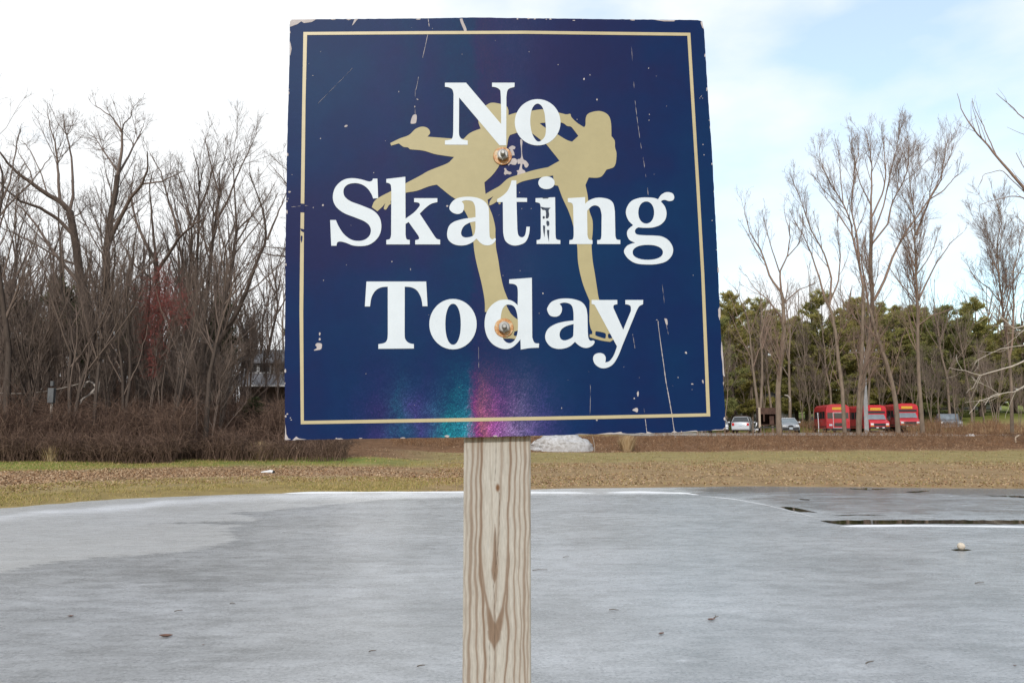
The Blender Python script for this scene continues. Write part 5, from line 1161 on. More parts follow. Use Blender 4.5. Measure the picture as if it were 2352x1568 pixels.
def wheel(parent, x, y, r=.36, w_=.22):
    mb = MB(); k = 20; s = 1 if x > 0 else -1
    mb.tube([(x-w_/2, y, r), (x-w_*.35, y, r), (x+w_*.35, y, r), (x+w_/2, y, r)], [r*.93, r, r, r*.93], 20)
    t = mb.build('wheel', m_tyre, parent, smooth=True)
    MB().tube([(x+s*w_*.40, y, r), (x+s*(w_*.5+.015), y, r)], [r*.62, r*.56], 14).build('rim', m_chrome, t, smooth=True)
def mtext(s, size, loc, rz, mat, parent, name, depth=.006, width=None):
    cu = bpy.data.curves.new(name, 'FONT'); cu.body = s; cu.size = size; cu.align_x = 'CENTER'; cu.align_y = 'CENTER'; cu.extrude = depth
    tmp = bpy.data.objects.new('tmp', cu); COL.objects.link(tmp)
    dg = bpy.context.evaluated_depsgraph_get(); me = bpy.data.meshes.new_from_object(tmp.evaluated_get(dg)); bpy.data.objects.remove(tmp)
    me.materials.clear(); me.materials.append(mat)
    o = bpy.data.objects.new(name, me); COL.objects.link(o); o.parent = parent; o.location = loc; o.rotation_euler = (math.pi/2, 0, rz)
    return o
def make_bus(label, loc, rz, length=6.4):
    """front faces -Y"""
    t = thing('shuttle_bus', label, 'bus', loc, rz, 'red shuttle buses parked in the lot')
    W_, H_ = 2.3, 2.85; yf, yb = -length/2+1.25, length/2
    # coach body with rounded shoulders
    prof = [(-W_/2, .45), (-W_/2, 2.35), (-W_/2+.06, 2.6), (-W_/2+.28, 2.78), (-.5, H_), (.5, H_), (W_/2-.28, 2.78), (W_/2-.06, 2.6), (W_/2, 2.35), (W_/2, .45)]
    b = MB(); n = len(prof)
    secs = [(yf-.30, .96, 1.92), (yf-.05, .995, .0), (yf+.15, 1, 0), (yb-.12, 1, 0), (yb, .97, 0)]
    vs = []
    for y, s, zmin in secs:
        for x, z in prof: vs.append((x*s, y, max(z, zmin)*(1 if s == 1 else .995) if zmin else z))
    fs = []
    for i in range(len(secs)-1):
        for j in range(n): fs.append((i*n+j, i*n+(j+1) % n, (i+1)*n+(j+1) % n, (i+1)*n+j))
    fs.append(tuple(range(n))); fs.append(tuple(range((len(secs)-1)*n, len(secs)*n)))
    body = b.add(vs, fs).build('body', m_red, t, smooth=True, bevel=0)
    # cab and hood
    cab = MB(); cw = 1.0
    cab.prism([(yf-.02, .42), (yf-.02, 2.0), (yf-.14, 2.0), (yf-.62, 1.32), (yf-1.18, 1.14), (yf-1.28, 1.0), (yf-1.28, .55), (yf-1.1, .42)], -cw, cw)
    cab.build('cab', m_red, t, bevel=.05, smooth=True)
    ws = MB(); ws.add([(-.88, yf-.66, 1.36), (.88, yf-.66, 1.36), (.82, yf-.185, 2.02), (-.82, yf-.185, 2.02), (-.88, yf-.60, 1.33), (.88, yf-.60, 1.33), (.82, yf-.12, 2.0), (-.82, yf-.12, 2.0)], [(0, 1, 2, 3), (7, 6, 5, 4), (0, 4, 5, 1), (1, 5, 6, 2), (2, 6, 7, 3), (3, 7, 4, 0)])
    ws.build('windshield', m_winds, t)
    MB().box((0, yf-1.29, .82), (1.15, .04, .26)).build('grille', m_black, t)
    MB().box((0, yf-1.34, .50), (1.95, .14, .2)).build('bumper', m_black, t, bevel=.03)
    MB().box((0, yf-.30, 2.10), (1.9, .06, .22)).build('visor_recess', m_black, t)
    for x_ in (-.3, .3): MB().box((x_, yf-1.42, .52), (.22, .03, .1)).build('fog_light', m_clear, t)
    for s in (-1, 1):
        MB().box((s*.76, yf-1.29, .86), (.30, .05, .2)).build('headlight', m_clear, t, bevel=.015)
        MB().box((s*.76, yf-1.29, .68), (.30, .05, .09)).build('turn_signal', m_amber, t)
        MB().box((s*1.26, yf-.55, 1.5), (.18, .12, .36)).tube([(s*1.0, yf-.35, 1.5), (s*1.2, yf-.5, 1.5)], .02, 6).build('mirror', m_black, t, bevel=.0)
        sw = MB()
        for k in range(4): sw.box((s*(W_/2+.004), yf+.75+k*1.08, 1.78), (.03, .92, .72))
        sw.build('side_window_row', m_glass, t)
        MB().box((s*(W_/2+.006), (yf+yb)/2, .62), (.02, yb-yf-.2, .1)).build('side_trim', m_black, t)
        # rear lights and windows
        MB().box((s*.98, yb+.012, .95), (.14, .03, .34)).build('tail_light', m_redl, t)
        MB().box((s*.76, yb+.010, 1.72), (.52, .03, .58)).build('rear_window', m_glass, t, bevel=.0)
    fr_ = MB()
    for c_, d in (((-.47, yb+.02, 1.25), (.04, .03, 1.56)), ((.47, yb+.02, 1.25), (.04, .03, 1.56)), ((0, yb+.02, 2.01), (.90, .03, .04)), ((0, yb+.02, .49), (.90, .03, .04))): fr_.box(c_, d)
    dr = MB().box((0, yb+.006, 1.25), (.88, .02, 1.48)).build('rear_door', m_red, t)
    fr_.build('door_frame', m_white, dr)
    MB().box((0, yb+.022, 1.70), (.74, .02, .56)).build('door_window', m_glass, dr)
    MB().box((0, yb+.022, .82), (.74, .02, .34)).build('lower_window', m_glass, dr)
    MB().box((-.38, yb+.035, 1.3), (.05, .04, .1)).build('handle', m_chrome, dr)
    MB().box((0, yb+.10, .34), (2.2, .2, .24)).build('rear_bumper', m_black, t, bevel=.02)
    MB().box((.72, yb+.02, .78), (.30, .02, .17)).build('license_plate', m_plate, t)
    for nm, y, s_, rr_ in (('front_sign', yf-.345, 0, 0), ('rear_sign', yb+.012, 1, math.pi)):
        sg = MB().box((0, y if s_ == 0 else yb+.02, 2.42), (1.05, .03, .24)).build(nm, m_yel, t)
        yy = (y if s_ == 0 else yb+.02)+(-.02 if s_ == 0 else .02); lt = MB(); rg_ = random.Random(3)
        for k in range(9): lt.box((-.40+k*.1, yy, 2.42+rg_.uniform(-.015, .015)), (.055, .01, rg_.uniform(.05, .09)))
        lt.build('worn_lettering', m_signtxt, sg)
    for x in (-.98, .98): wheel(t, x, yf-.55, .38); wheel(t, x, yb-1.3, .38, .3)
    return t
m_winds = plain('windshield_glass', (0.20, 0.235, 0.26), 0.12, var=0.2, scale=1.5, spec=.8)
m_signtxt = plain('brown_lettering', (0.32, 0.11, 0.02), 0.6, var=.05)

def make_car(label, loc, rz, paint, wagon=False, name='parked_car', roof_rack=False, group=None, cat='car'):
    """front faces -Y; built from cross sections"""
    t = thing(name, label, cat, loc, rz, group)
    W_ = .90
    if wagon: sec = [(-2.2, .38, .70, .82), (-2.1, .30, .86, .90), (-1.2, .26, .98, .93), (-.75, .26, 1.02, .95), (1.9, .26, 1.08, .95), (2.18, .30, 1.04, .90), (2.25, .38, .9, .84)]
    else: sec = [(-2.35, .38, .66, .78), (-2.22, .28, .78, .88), (-1.2, .24, .92, .93), (-.8, .24, .96, .95), (1.2, .24, 1.0, .95), (2.1, .28, 1.0, .90), (2.3, .38, .84, .80)]
    vs = []; fs = []
    for y, z0, z1, s in sec:
        w_ = W_*s/.95
        for x, z in ((-w_*.93, z0), (-w_, z0+.18), (-w_, z1-.24), (-w_*.93, z1-.05), (-w_*.7, z1), (0, z1+.03), (w_*.7, z1), (w_*.93, z1-.05), (w_, z1-.24), (w_, z0+.18), (w_*.93, z0)): vs.append((x, y, z))
    n = 11
    for i in range(len(sec)-1):
        for j in range(n): fs.append((i*n+j, i*n+(j+1) % n, (i+1)*n+(j+1) % n, (i+1)*n+j))
    fs += [tuple(range(n)), tuple(range((len(sec)-1)*n, len(sec)*n))]
    body = MB().add(vs, fs).build('body', paint, t, smooth=True)
    # greenhouse
    if wagon: g_ = [(-.95, 1.0, .80), (-.15, 1.50, .64), (.6, 1.55, .66), (1.75, 1.50, .64), (2.15, 1.04, .80)]
    else: g_ = [(-1.0, .94, .80), (-.2, 1.40, .60), (.45, 1.45, .62), (.95, 1.40, .60), (1.75, .98, .78)]
    zb_ = .96
    vs = []; fs = []
    for y, z, w_ in g_:
        for x, zz_ in ((-.84, zb_), (-w_, z), (w_, z), (.84, zb_)): vs.append((x, y, max(zz_, zb_-.04)))
    for i in range(len(g_)-1):
        for j in range(4): fs.append((i*4+j, i*4+(j+1) % 4, (i+1)*4+(j+1) % 4, (i+1)*4+j))
    fs += [(0, 1, 2, 3), (16, 17, 18, 19)]
    gh = MB().add(vs, fs).build('window_glass', m_glass if wagon else m_winds, t)
    ry0, ry1 = g_[1][0]-.02, g_[3][0]+.03; rz_ = g_[2][1]
    MB().box((0, (ry0+ry1)/2, rz_+.005), (1.26, ry1-ry0, .05), taper=(.94, .96)).build('roof', paint, t, bevel=.02, smooth=True)
    pil = MB()
    for s in (-1, 1):
        for a, c_ in ((g_[0], g_[1]), (g_[4], g_[3])): pil.tube([(s*.83, a[0], zb_), (s*(c_[2]+.0), c_[0], c_[1])], .035, 6)
        pil.tube([(s*.845, g_[2][0], zb_), (s*g_[2][2], g_[2][0], g_[2][1])], .03, 6)
    pil.build('pillars', paint, t)
    yf, yb = sec[0][0], sec[-1][0]
    MB().tube([(-.24, yf-.02, .62), (-.12, yf-.03, .68), (.12, yf-.03, .68), (.24, yf-.02, .62)], [.04, .075, .075, .04], 8).build('grille', m_black, t)
    MB().box((0, yf-.02, .42), (1.5, .10, .16)).build('bumper', m_black if not wagon else paint, t, bevel=.03)
    MB().box((0, yb+.03, .45), (1.6, .12, .22)).build('rear_bumper', paint, t, bevel=.03)
    MB().box((0, yf-.08, .44), (.32, .02, .16)).build('license_plate', m_plate, t)
    MB().box((0, yb+.04, .80), (.32, .02, .16)).build('rear_plate', m_plate, t)
    for s in (-1, 1):
        MB().box((s*.60, yf+.04, .66), (.34, .12, .14)).build('headlight', m_clear, t, bevel=.03)
        MB().box((s*.68, yb-.01, .84), (.22, .10, .26 if wagon else .14)).build('tail_light', m_redl, t, bevel=.02)
        MB().box((s*.98, -.75, 1.04), (.2, .1, .13)).build('mirror', paint, t, bevel=.03)
        for y in (-1.42, 1.38): wheel(t, s*.80, y, .33, .2)
    if roof_rack:
        rk = MB()
        for s in (-1, 1): rk.tube([(s*.52, .1, rz_+.10), (s*.52, 1.5, rz_+.10)], .02, 6); rk.box((s*.52, .15, rz_+.05), (.04, .05, .1)); rk.box((s*.52, 1.45, rz_+.05), (.04, .05, .1))
        for y in (.4, 1.2): rk.box((0, y, rz_+.12), (1.1, .06, .03))
        rk.build('roof_rack', m_rustm, t)
    return t

def lotp(px, d): p = G(px, d); return (p[0], p[1], p[2]+.03)
def face_cam(px, extra=0): return -math.atan((px-1176)/F)+R(extra)      # local -Y towards the camera
make_car('silver wagon with a roof rack seen from behind, just right of the sign', lotp(1708, 81), face_cam(1708)+math.pi+R(-7), m_silver, wagon=True, roof_rack=True)
make_car('silver sedan facing the pond, half behind the forked bare tree', lotp(1811, 82), face_cam(1811)+R(6), m_silver)
make_car('silver car mostly hidden behind the lower right corner of the sign', lotp(1650, 82), face_cam(1650)+R(4), m_silver, wagon=True)
make_bus('red shuttle bus seen from the rear with a white-framed back door', lotp(1908, 86), face_cam(1911)+math.pi+R(14), 6.2)
make_bus('red shuttle bus facing the pond, behind the utility pole', lotp(1991, 88), face_cam(1991)+R(21), 7.0)
make_bus('red shuttle bus facing the pond, rightmost, partly behind the crooked trunk', lotp(2068, 88), face_cam(2068)+R(16), 7.0)

# grey pickup
pk = thing('pickup_truck', 'dark grey pickup with a pale bumper, half sunk in the brush right of the buses', 'pickup', lotp(2178, 80), face_cam(2178)+R(6))
bd = MB(); bd.prism([(-2.6, .55), (-2.6, 1.08), (-2.5, 1.14), (-1.2, 1.2), (-1.15, 1.22), (2.6, 1.22), (2.6, .5), (-2.4, .45)], -.98, .98); bd.build('body', m_greyp, pk, bevel=.04, smooth=True)
cb = MB(); cb.prism([(-1.2, 1.21), (-.55, 1.78), (-.4, 1.84), (.75, 1.84), (.95, 1.21)], -.86, .86); cb.build('cab', m_greyp, pk, bevel=.04, smooth=True)
MB().add([(-.76, -1.13, 1.30), (.76, -1.13, 1.30), (.72, -.60, 1.76), (-.72, -.60, 1.76)], [(0, 1, 2, 3)]).build('windshield', m_winds, pk)
MB().box((0, -2.70, .62), (1.95, .16, .2)).build('bumper', m_silver, pk, bevel=.03)
MB().box((0, -2.62, .93), (1.2, .06, .26)).build('grille', m_greyp, pk, bevel=.02)
for s in (-1, 1):
    MB().box((s*.78, -2.62, .95), (.30, .06, .22)).build('headlight', m_clear, pk)
    MB().box((s*1.06, -.7, 1.4), (.2, .1, .26)).build('mirror', m_black, pk)
    for y in (-1.7, 1.6): wheel(pk, s*.86, y, .38, .24)

# rusty dump trailer with a raised bed
dt = thing('dump_trailer', 'rusty high-sided trailer standing open toward the pond, with a pale left edge', 'trailer', lotp(1766, 79), face_cam(1766)+R(8))
bx = MB()
for s in (-1, 1): bx.box((s*.92, .1, 1.55), (.06, 2.3, 1.6))
bx.box((0, 1.22, 1.55), (1.8, .06, 1.6)); bx.box((0, .1, .78), (1.8, 2.3, .08)); bx.box((0, .1, 2.36), (1.9, 2.3, .05)); bx.box((0, -1.08, 2.06), (1.78, .05, .56)); bx.box((-.55, -1.09, 1.45), (.12, .06, .7)); bx.box((.15, -1.0, 1.2), (.4, .3, .8))
bx.build('box', m_rustm, dt)
MB().prism([(-1.16, .5), (-1.16, 2.36), (-1.0, 2.4), (-.75, 2.2), (-.75, .5)], -1.04, -.86).build('side_plate', m_tanst, dt)
MB().box((0, -1.3, .55), (1.9, .1, .12)).box((-.7, -.3, .55), (.1, 2.6, .12)).box((.7, -.3, .55), (.1, 2.6, .12)).tube([(-1.5, -1.6, .3), (-1.15, -1.3, .9)], .05, 6).build('chassis', m_black, dt)
MB().tube([(-1.45, -1.5, .15), (-1.25, -1.35, 1.0)], .05, 6).box((-1.35, -1.5, .35), (.4, .12, .12)).build('tow_bar', m_white, dt)
for s in (-1, 1): wheel(dt, s*.88, .2, .36, .2)

# small post and marker stake, utility pole
m_pole = plain('weathered_pole', (0.46, 0.42, 0.37), 0.9, var=.2, scale=4)
p = G(1730, 70); o = MB().tube([(0, 0, -.2), (0, 0, .96)], .06, 8).box((0, 0, .97), (.16, .16, .03)).build('fence_post', m_bark_l, None, loc=tuple(p)); tag(o, 'short brown post beside the silver wagon', 'post')
p = G(1880.5, 76); st_ = thing('marker_stake', 'thin white stake standing beside the first red bus', 'stake', p)
MB().tube([(0, 0, -.2), (.02, 0, .9), (-.02, 0, 1.85)], .032, 8).build('shaft', m_white, st_); MB().tube([(-.02, 0, 1.78), (-.02, 0, 1.92)], .045, 8).build('cap', m_white, st_)
m_palepole = plain('pale_pole', (.56, .55, .54), .9, var=.15, scale=4)
p = G(1991, 66); up_ = thing('utility_pole', 'pale wooden utility pole with a crossarm between the second and third bus', 'utility pole', p, face_cam(1988))
MB().tube([(0, 0, -.3), (.02, 0, 3), (0, 0, 7.0)], [.17, .15, .12], 10).build('pole', m_palepole, up_, smooth=True)
MB().box((0, -.1, 6.55), (2.2, .1, .12)).build('crossarm', m_bark_l, up_)
for x in (-.95, -.5, .5, .95): MB().tube([(x, -.1, 6.61), (x, -.1, 6.68), (x, -.1, 6.75)], [.03, .05, .03], 8).build('insulator', m_chrome, up_)

# ------------------------------------------------------------------ buildings
m_roof_g = plain('grey_shingles', (0.14, 0.14, 0.15), 0.9, var=.2, scale=2.5)
m_wall_d = plain('grey_brown_siding', (0.11, 0.095, 0.085), 0.9, var=.2, scale=1.5)
m_wall_l = plain('pale_siding', (0.40, 0.40, 0.40), 0.8, var=.1, scale=1.0)
def hz_(px, py, d): return at(px, py, d)
hb = G(640, 66); hs = thing('grey_house', 'grey-roofed house with white-framed windows beyond the left wood', 'house', hb, 0)
hx0, hx1 = at(553, 850, 66)[0]-hb[0], at(735, 850, 66)[0]-hb[0]; W2 = (hx1-hx0)
def Hh(py): return at(600, py, 66)[2]-hb[2]
MB().box(((hx0+hx1)/2, 4.0, Hh(833)/2), (W2, 8, Hh(833))).build('wall', m_wall_d, hs)
zr0, zr1 = Hh(832), Hh(792)
rf = MB().prism([(-.5, zr0-.1), (-.5, zr0+.06), (4.0, zr1), (8.5, zr0+.06), (8.5, zr0-.1), (4.0, zr1-.18)], hx0-.5, hx1+.5).build('roof', m_roof_g, hs)
MB().box((hx0+W2*.52, 4.2, zr1+.25), (1.5, .8, 1.1)).build('chimney', m_wall_d, rf)
MB().prism([(-2.6, Hh(888)-.12), (-2.6, Hh(888)), (-.02, Hh(857)), (-.02, Hh(857)-.15)], hx0-.2, hx1+.5).build('porch_roof', m_roof_g, hs)
MB().box(((hx0+hx1)/2, -2.64, Hh(889.5)), (W2+.6, .06, .12)).build('gutter', m_wall_l, hs)
for k, (a, c_) in enumerate(((563, 592), (596, 622), (630, 655), (664, 690))):
    xa, xb = at(a, 845, 66)[0]-hb[0], at(c_, 845, 66)[0]-hb[0]; za, zb2 = Hh(856), Hh(837)
    fr2 = MB()
    for cc_, dd in ((((xa+xb)/2, -.04, za), (xb-xa+.1, .1, .12)), (((xa+xb)/2, -.04, zb2), (xb-xa+.1, .1, .08)), ((xa, -.04, (za+zb2)/2), (.10, .1, zb2-za)), ((xb, -.04, (za+zb2)/2), (.10, .1, zb2-za))): fr2.box(cc_, dd)
    wn = fr2.build('window', m_wall_l, hs); MB().box(((xa+xb)/2, -.02, (za+zb2)/2), (xb-xa-.1, .04, zb2-za-.1)).build('pane', m_glass, wn)
# long pale building behind the pines, right
wb_ = G(2140, 128); wbd = thing('long_white_building', 'long whitish building glimpsed through the pines behind the lot', 'building', wb_, 0)
def Wh(py): return at(2140, py, 128)[2]-wb_[2]
xa, xb = at(1960, 930, 128)[0]-wb_[0], at(2300, 930, 128)[0]-wb_[0]
MB().box(((xa+xb)/2, 5, Wh(925)/2), (xb-xa, 10, Wh(925))).build('wall', m_wall_l, wbd)
MB().prism([(-.6, Wh(926)), (-.6, Wh(924)), (5, Wh(898)), (10.6, Wh(924)), (10.6, Wh(926)), (5, Wh(900))], xa-.5, xb+.5).build('roof', plain('pale_metal_roof', (0.50, 0.51, 0.53), .5, var=.08, scale=.6), wbd)
for k in range(7):
    x = xa+(xb-xa)*(k+.6)/7.4; wn = MB().box((x, -.03, Wh(948)), (1.6, .08, 1.3)).build('window', m_wall_d, wbd); MB().box((x, -.08, Wh(948)), (1.4, .04, 1.1)).build('pane', m_glass, wn)
sb_ = G(1668, 112); sh = thing('small_grey_house', 'small grey house glimpsed behind the yellow-green pine', 'house', sb_, 0)
MB().box((3, 4, 1.6), (13, 7, 3.2)).build('wall', m_wall_l, sh); MB().prism([(-.1, 3.1), (-.1, 3.25), (4, 5.0), (8, 3.25), (8, 3.1), (4, 4.85)], -4, 10).build('roof', m_roof_g, sh)
for x in (-1, 3, 7): wn = MB().box((x, .46, 1.9), (1.3, .1, 1.2)).build('window', m_wall_d, sh); MB().box((x, .4, 1.9), (1.1, .04, 1.0)).build('pane', m_glass, wn)

# ------------------------------------------------------------------ small things on the shore
# old snow pile
sp0 = G(1289, 45.5); V = []; Fs = []; nu_, nv_ = 64, 22
for j in range(nv_+1):
    ph = (j/nv_)*math.pi/2
    for i in range(nu_):
        a = 2*math.pi*i/nu_; ca, sa = math.cos(a), math.sin(a)
        rx = 1.62*(1+.10*vnoise(ca*2, sa*2+j*.1, 1, 61)+.05*vnoise(a*3, j*.6, 1.3, 62)); prof_ = math.sin(ph)**.62
        zt_ = .92*prof_*(1+.10*vnoise(ca*3+5, j*.3, 1, 63)); c2 = math.cos(ph)**.75
        dx = .035*vnoise(i*.9, j*.9, 1, 64)+.02*vnoise(i*2.3, j*2.1, 1, 65)
        V.append((rx*c2*ca+dx-.06*prof_, .95*c2*sa+dx, zt_+dx*1.2-.1))
for j in range(nv_):
    for i in range(nu_): Fs.append((j*nu_+i, j*nu_+(i+1) % nu_, (j+1)*nu_+(i+1) % nu_, (j+1)*nu_+i))
m_oldsnow, nt, b, out = new_mat('old_snow')
L(nt, ramp(nt, noise(nt, 5, 6, .7), [(.3, (.30, .28, .26)), (.48, (.47, .46, .46)), (.65, (.60, .60, .62))]), b.inputs['Base Color']); b.inputs['Roughness'].default_value = .8; bump(nt, b, noise(nt, 12, 5, .7), .8, .06)
tag(mesh_obj('snow_pile', V, Fs, m_oldsnow, smooth=True, loc=tuple(sp0)), 'dirty white heap of old snow on the bank right of the post', 'snow pile')
# clod of snow next to it
for (px_, d_, r_, lb) in ((1234, 44.9, .17, 'small lump of old snow at the left foot of the snow heap'), (2000+333, 47, .0, None)):
    if not lb: continue
    q = G(px_, d_); bm = bmesh.new(); bmesh.ops.create_icosphere(bm, subdivisions=3, radius=r_)
    for v in bm.verts: v.co *= 1+.25*float(vnoise(v.co.x*9, v.co.y*9+v.co.z*7, 1, 66)); v.co.z *= .7; v.co.x *= 1.5
    me = bpy.data.meshes.new('snow_lump'); bm.to_mesh(me); bm.free(); me.materials.append(m_oldsnow); o = bpy.data.objects.new('snow_lump', me); COL.objects.link(o); o.location = (q[0], q[1], q[2]+.06); tag(o, lb, 'snow')
# dry grass tuft
def tuft(px_, d_, h, wd, n, label, mat):
    q = G(px_, d_); rg = np.random.RandomState(int(px_)); a = rg.rand(n)*6.28; r_ = wd*rg.rand(n)**.7
    b0 = np.stack([np.cos(a)*r_*.6, np.sin(a)*r_*.6, np.full(n, -.02)], 1); hh = h*(.5+.6*rg.rand(n)); tp = b0+np.stack([np.cos(a)*r_*.8+rg.normal(size=n)*.08, np.sin(a)*r_*.5, hh], 1)
    w_ = np.stack([np.cos(a+1.5), np.sin(a+1.5), a*0], 1)*.012; md = (b0+tp)/2+np.stack([a*0, a*0, hh*.12], 1)
    T = np.stack([b0-w_, b0+w_, md+w_, md-w_, md-w_, md+w_, tp+w_*.2, tp-w_*.2], 1).reshape(-1, 3)
    tag(mesh_obj('dry_grass_tuft', T, np.arange(n*8).reshape(-1, 4), mat, loc=tuple(q), attr={'rnd': np.repeat(rg.rand(n), 8)}), label, 'dry grass')
m_straw = rnd_mat('straw', [(0, (.30, .20, .10)), (.5, (.42, .30, .17)), (1, (.55, .43, .27))])
tuft(1440, 45.2, .85, .5, 420, 'tuft of tall straw-coloured grass right of the snow heap', m_straw)
tuft(1085, 45, .5, .35, 160, 'yellowish grass clump on the bank just left of the post', m_straw)
tuft(120, 30.4, .6, .5, 260, 'pale dry grass leaning out of the left end of the bramble', m_straw)
tuft(600, 33, .7, .6, 300, 'tan grass under the dark bush left of the sign', m_straw)
# bent white reed next to the snow pile
q = G(1366, 45); tag(MB().tube([(0, 0, 0), (-.01, 0, .3), (-.05, 0, .6), (-.12, 0, .8)], .012, 5).build('bent_reed', m_straw if False else m_pole, None, loc=tuple(q)), 'single pale bent reed at the right end of the snow heap', 'reed')
# drain pipe
q = G(624, 26.6); dp = thing('drain_pipe', 'white plastic drain pipe with a dark mouth poking out of the grassy slope', 'pipe', q)
pb = MB(); pts = [(-.35, .12, .0), (-.05, .02, .06), (.06, -.03, .04)]
pb.tube(pts, .05, 14, cap=False); pb.build('pipe', m_white, dp, smooth=True); MB().tube([(.058, -.029, .04), (.085, -.04, .036)], .0515, 14).build('mouth', m_black, dp, smooth=True)
m_greybox = plain('weathered_grey_box', (.12, .125, .13), .8)
# wire, box and pale broken branch on the left
a0, a1 = at(-60, 896, 33), at(206, 874, 34); wp = [a0+(a1-a0)*k/12-np.array([0, 0, .30*math.sin(math.pi*k/12)]) for k in range(13)]
o = MB().tube([tuple(p_-a0) for p_ in wp], .012, 4).build('wire', m_pole, None, loc=tuple(a0)); tag(o, 'thin grey wire slung low across the left wood', 'wire')
q = at(117, 932, 33.2); o = thing('utility_box', 'small grey box on a post among the brambles under the wire', 'utility box', q)
MB().box((0, 0, .42), (.24, .18, .6)).build('case', m_greybox, o, bevel=.02); MB().tube([(0, 0, .8), (0, 0, 1.0)], .07, 8).build('knob', m_greybox, o); MB().tube([(0, .05, -1.2), (0, .05, .1)], .05, 6).build('stand', m_pole, o)
q = at(180, 925, 33)
def rel(pts, d): return [tuple(at(a, b_, d)-q) for a, b_ in pts]
br = MB().tube(rel([(180, 924), (190, 915), (203, 908), (212, 900), (220, 890)], 33), [.012, .025, .035, .05, .03], 6).tube(rel([(207, 905), (213, 903), (219, 903)], 33), .012, 5).tube(rel([(190, 916), (186, 924), (184, 928)], 33), .02, 5)
br.tube(rel([(193, 889), (194, 883), (199, 878), (206, 876), (213, 879), (219, 886), (222, 892)], 33), [.035, .045, .05, .03, .025, .05, .045], 6).tube(rel([(227, 876), (226, 884), (225, 900)], 33), [.05, .045, .02], 6)
m_birch = plain('bleached_wood', (.34, .30, .27), .85, var=.2, scale=8)
tag(br.build('broken_branch', m_birch, None, loc=tuple(q), smooth=True), 'pale hooked broken branch sticking up out of the brambles', 'branch')
# hooked vine on the forked tree
q = at(1803, 905, 51.4); P_ = [(1802, 907), (1808, 908), (1813, 912), (1815, 918), (1813, 923)]
tag(MB().tube([tuple(at(a, b_, 51.4)-q) for a, b_ in P_], [.03, .05, .055, .05, .03], 6).build('hooked_vine', m_birch, None, loc=tuple(q), smooth=True), 'pale hooked vine curling off the trunk of the forked tree', 'vine')
# litter on the bank, right
q = G(2333, 46.5); tag(MB().tube([(0, 0, 0), (0, 0, .30)], .035, 6).tube([(0, 0, .28), (.22, 0, .42)], .035, 6).build('broken_stake', m_tanst, None, loc=tuple(q)), 'pale broken stake on the bank near the right edge', 'stake')
q = G(2225, 50.5); tag(MB().box((0, 0, .06), (.55, .3, .08)).box((.15, .05, .13), (.3, .2, .06)).build('paper_scrap', m_white, None, loc=tuple(q)), 'white scrap of litter lying on the crest of the bank', 'litter')

# ------------------------------------------------------------------ on the ice
q = onz(2208, 1262)
bm = bmesh.new(); bmesh.ops.create_uvsphere(bm, u_segments=32, v_segments=20, radius=.050)
me = bpy.data.meshes.new('cover'); bm.to_mesh(me); bm.free(); me.materials.append(plain('worn_ball_leather', (.60, .52, .42), .7, var=.15, scale=30)); me.polygons.foreach_set('use_smooth', np.ones(len(me.polygons), bool))
bl = thing('ball', 'off-white ball resting on the ice at the right', 'ball', (q[0], q[1], 0)); o = bpy.data.objects.new('cover', me); COL.objects.link(o); o.parent = bl; o.location = (0, 0, .046)
sm_ = MB(); pts = []
for k in range(41):
    a = 2*math.pi*k/40; r_ = .0505; z_ = .35*math.sin(2*a); c_ = math.sqrt(1-z_*z_); pts.append((r_*c_*math.cos(a), r_*c_*math.sin(a), .046+r_*z_))
sm_.tube(pts, .0011, 5, cap=False).build('seam', m_bark_p, bl)
tag(flat_poly([(2184, 1262), (2200, 1260.5), (2222, 1261), (2232, 1263), (2215, 1265), (2195, 1264.5)], .003, 'melt_water', m_water), kind='structure')
m_leaf_i = plain('brown_leaf', (.13, .055, .03), .6, var=.3, scale=60); m_twig_i = plain('dark_twig', (.10, .075, .055), .8, var=.3, scale=60)
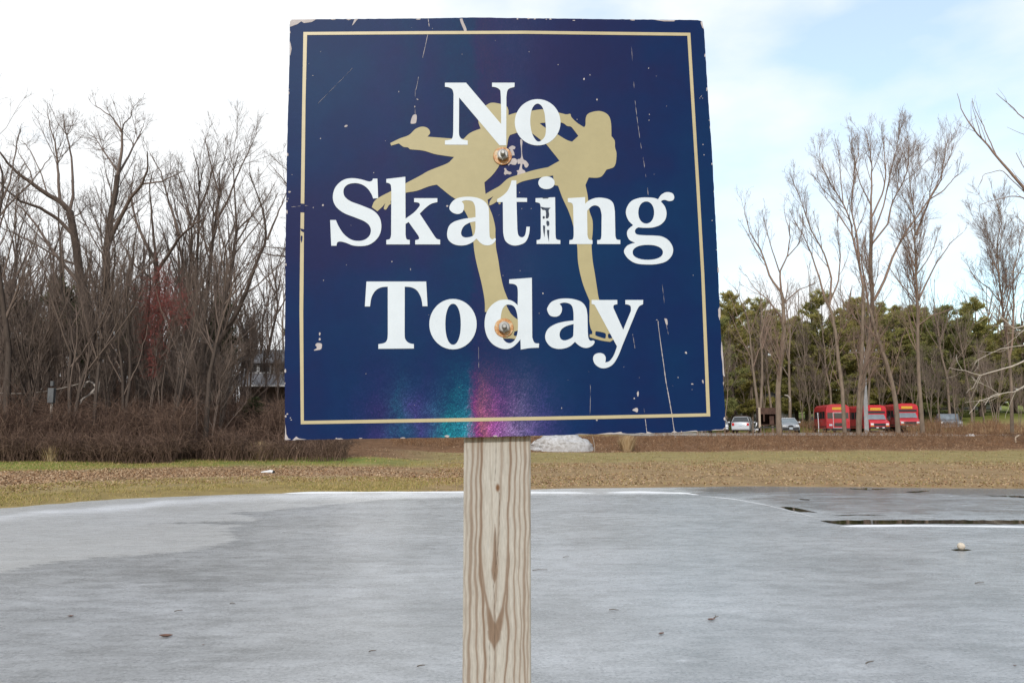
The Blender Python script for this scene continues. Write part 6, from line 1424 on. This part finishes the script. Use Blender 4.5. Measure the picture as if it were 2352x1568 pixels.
def ice_leaf(px_, py_, wpx, label, rot=0.0, curl=.35, group=None):
    q = onz(px_, py_); s_ = wpx/F*q[1]; V = []; n_ = 9
    for i in range(n_):
        f = i/(n_-1); w_ = s_*.28*math.sin(math.pi*min(1, f*1.03))**.8
        for j in (-1, 0, 1): V.append(((f-.5)*s_, j*w_, .004+s_*curl*.5*(abs(f-.5)*2)**2*.6+abs(j)*w_*curl))
    Fs = [(i*3+j, (i+1)*3+j, (i+1)*3+j+1, i*3+j+1) for i in range(n_-1) for j in range(2)]
    o = mesh_obj('fallen_leaf', V, Fs, m_leaf_i, loc=(q[0], q[1], 0), smooth=True); o.rotation_euler = (0, 0, rot); tag(o, label, 'leaf', group)
def ice_twig(px_, py_, wpx, label, rot=0.2, fork=False, group=None):
    q = onz(px_, py_); s_ = wpx/F*q[1]; mb = MB().tube([(-s_/2, 0, .006), (-s_*.1, s_*.05, .012), (s_/2, 0, .014)], [.004, .004, .0025], 5)
    if fork: mb.tube([(-s_*.1, s_*.05, .012), (s_*.35, s_*.6, .02)], .003, 5)
    o = mb.build('twig', m_twig_i, None, loc=(q[0], q[1], 0)); o.rotation_euler = (0, 0, rot); tag(o, label, 'twig', group)
ice_leaf(381, 1463, 32, 'largest curled red-brown leaf on the ice, lower left', .1, .5)
ice_leaf(162, 1416, 15, 'small dark leaf on the ice, far lower left', .0, .5)
ice_leaf(1634, 1424, 22, 'small curled brown leaf on the ice right of the post, beside a twig', .4, .4)
ice_leaf(1519, 1456, 18, 'pale brown leaf on the ice between the post and the curled leaf', .7, .4)
ice_leaf(2331, 1264+265, 10, 'tiny leaf on the ice in the lower right', .2)
ice_leaf(467, 1481, 7, 'tiny brown speck of leaf right of the largest leaf', .2)
ice_twig(410, 1404, 18, 'short dark twig on the ice above the largest leaf', .1)
ice_twig(534, 1387, 18, 'short slanted twig on the ice left of the middle', -.6)
ice_twig(1410, 1402, 24, 'thin slanted twig on the ice just right of the post', -.6)
ice_twig(1645, 1419, 14, 'bit of twig touching the curled leaf right of the post', .5, True)
ice_twig(1998, 1523, 24, 'thin twig on the ice at the bottom right', .4)
ice_twig(855, 1497, 16, 'short twig on the ice at the bottom left of the post', 0)
ice_twig(967, 1531, 18, 'longer twig on the ice close to the left side of the post', .1)
ice_twig(1240, 1310, 34, 'long straight twig on the ice beside the right side of the post', -.1)
ice_twig(2250, 1340, 20, 'dark twig on the ice below the ball', -.2)
ice_twig(1300, 1280, 14, 'small twig on the ice above the long straight twig', 0)
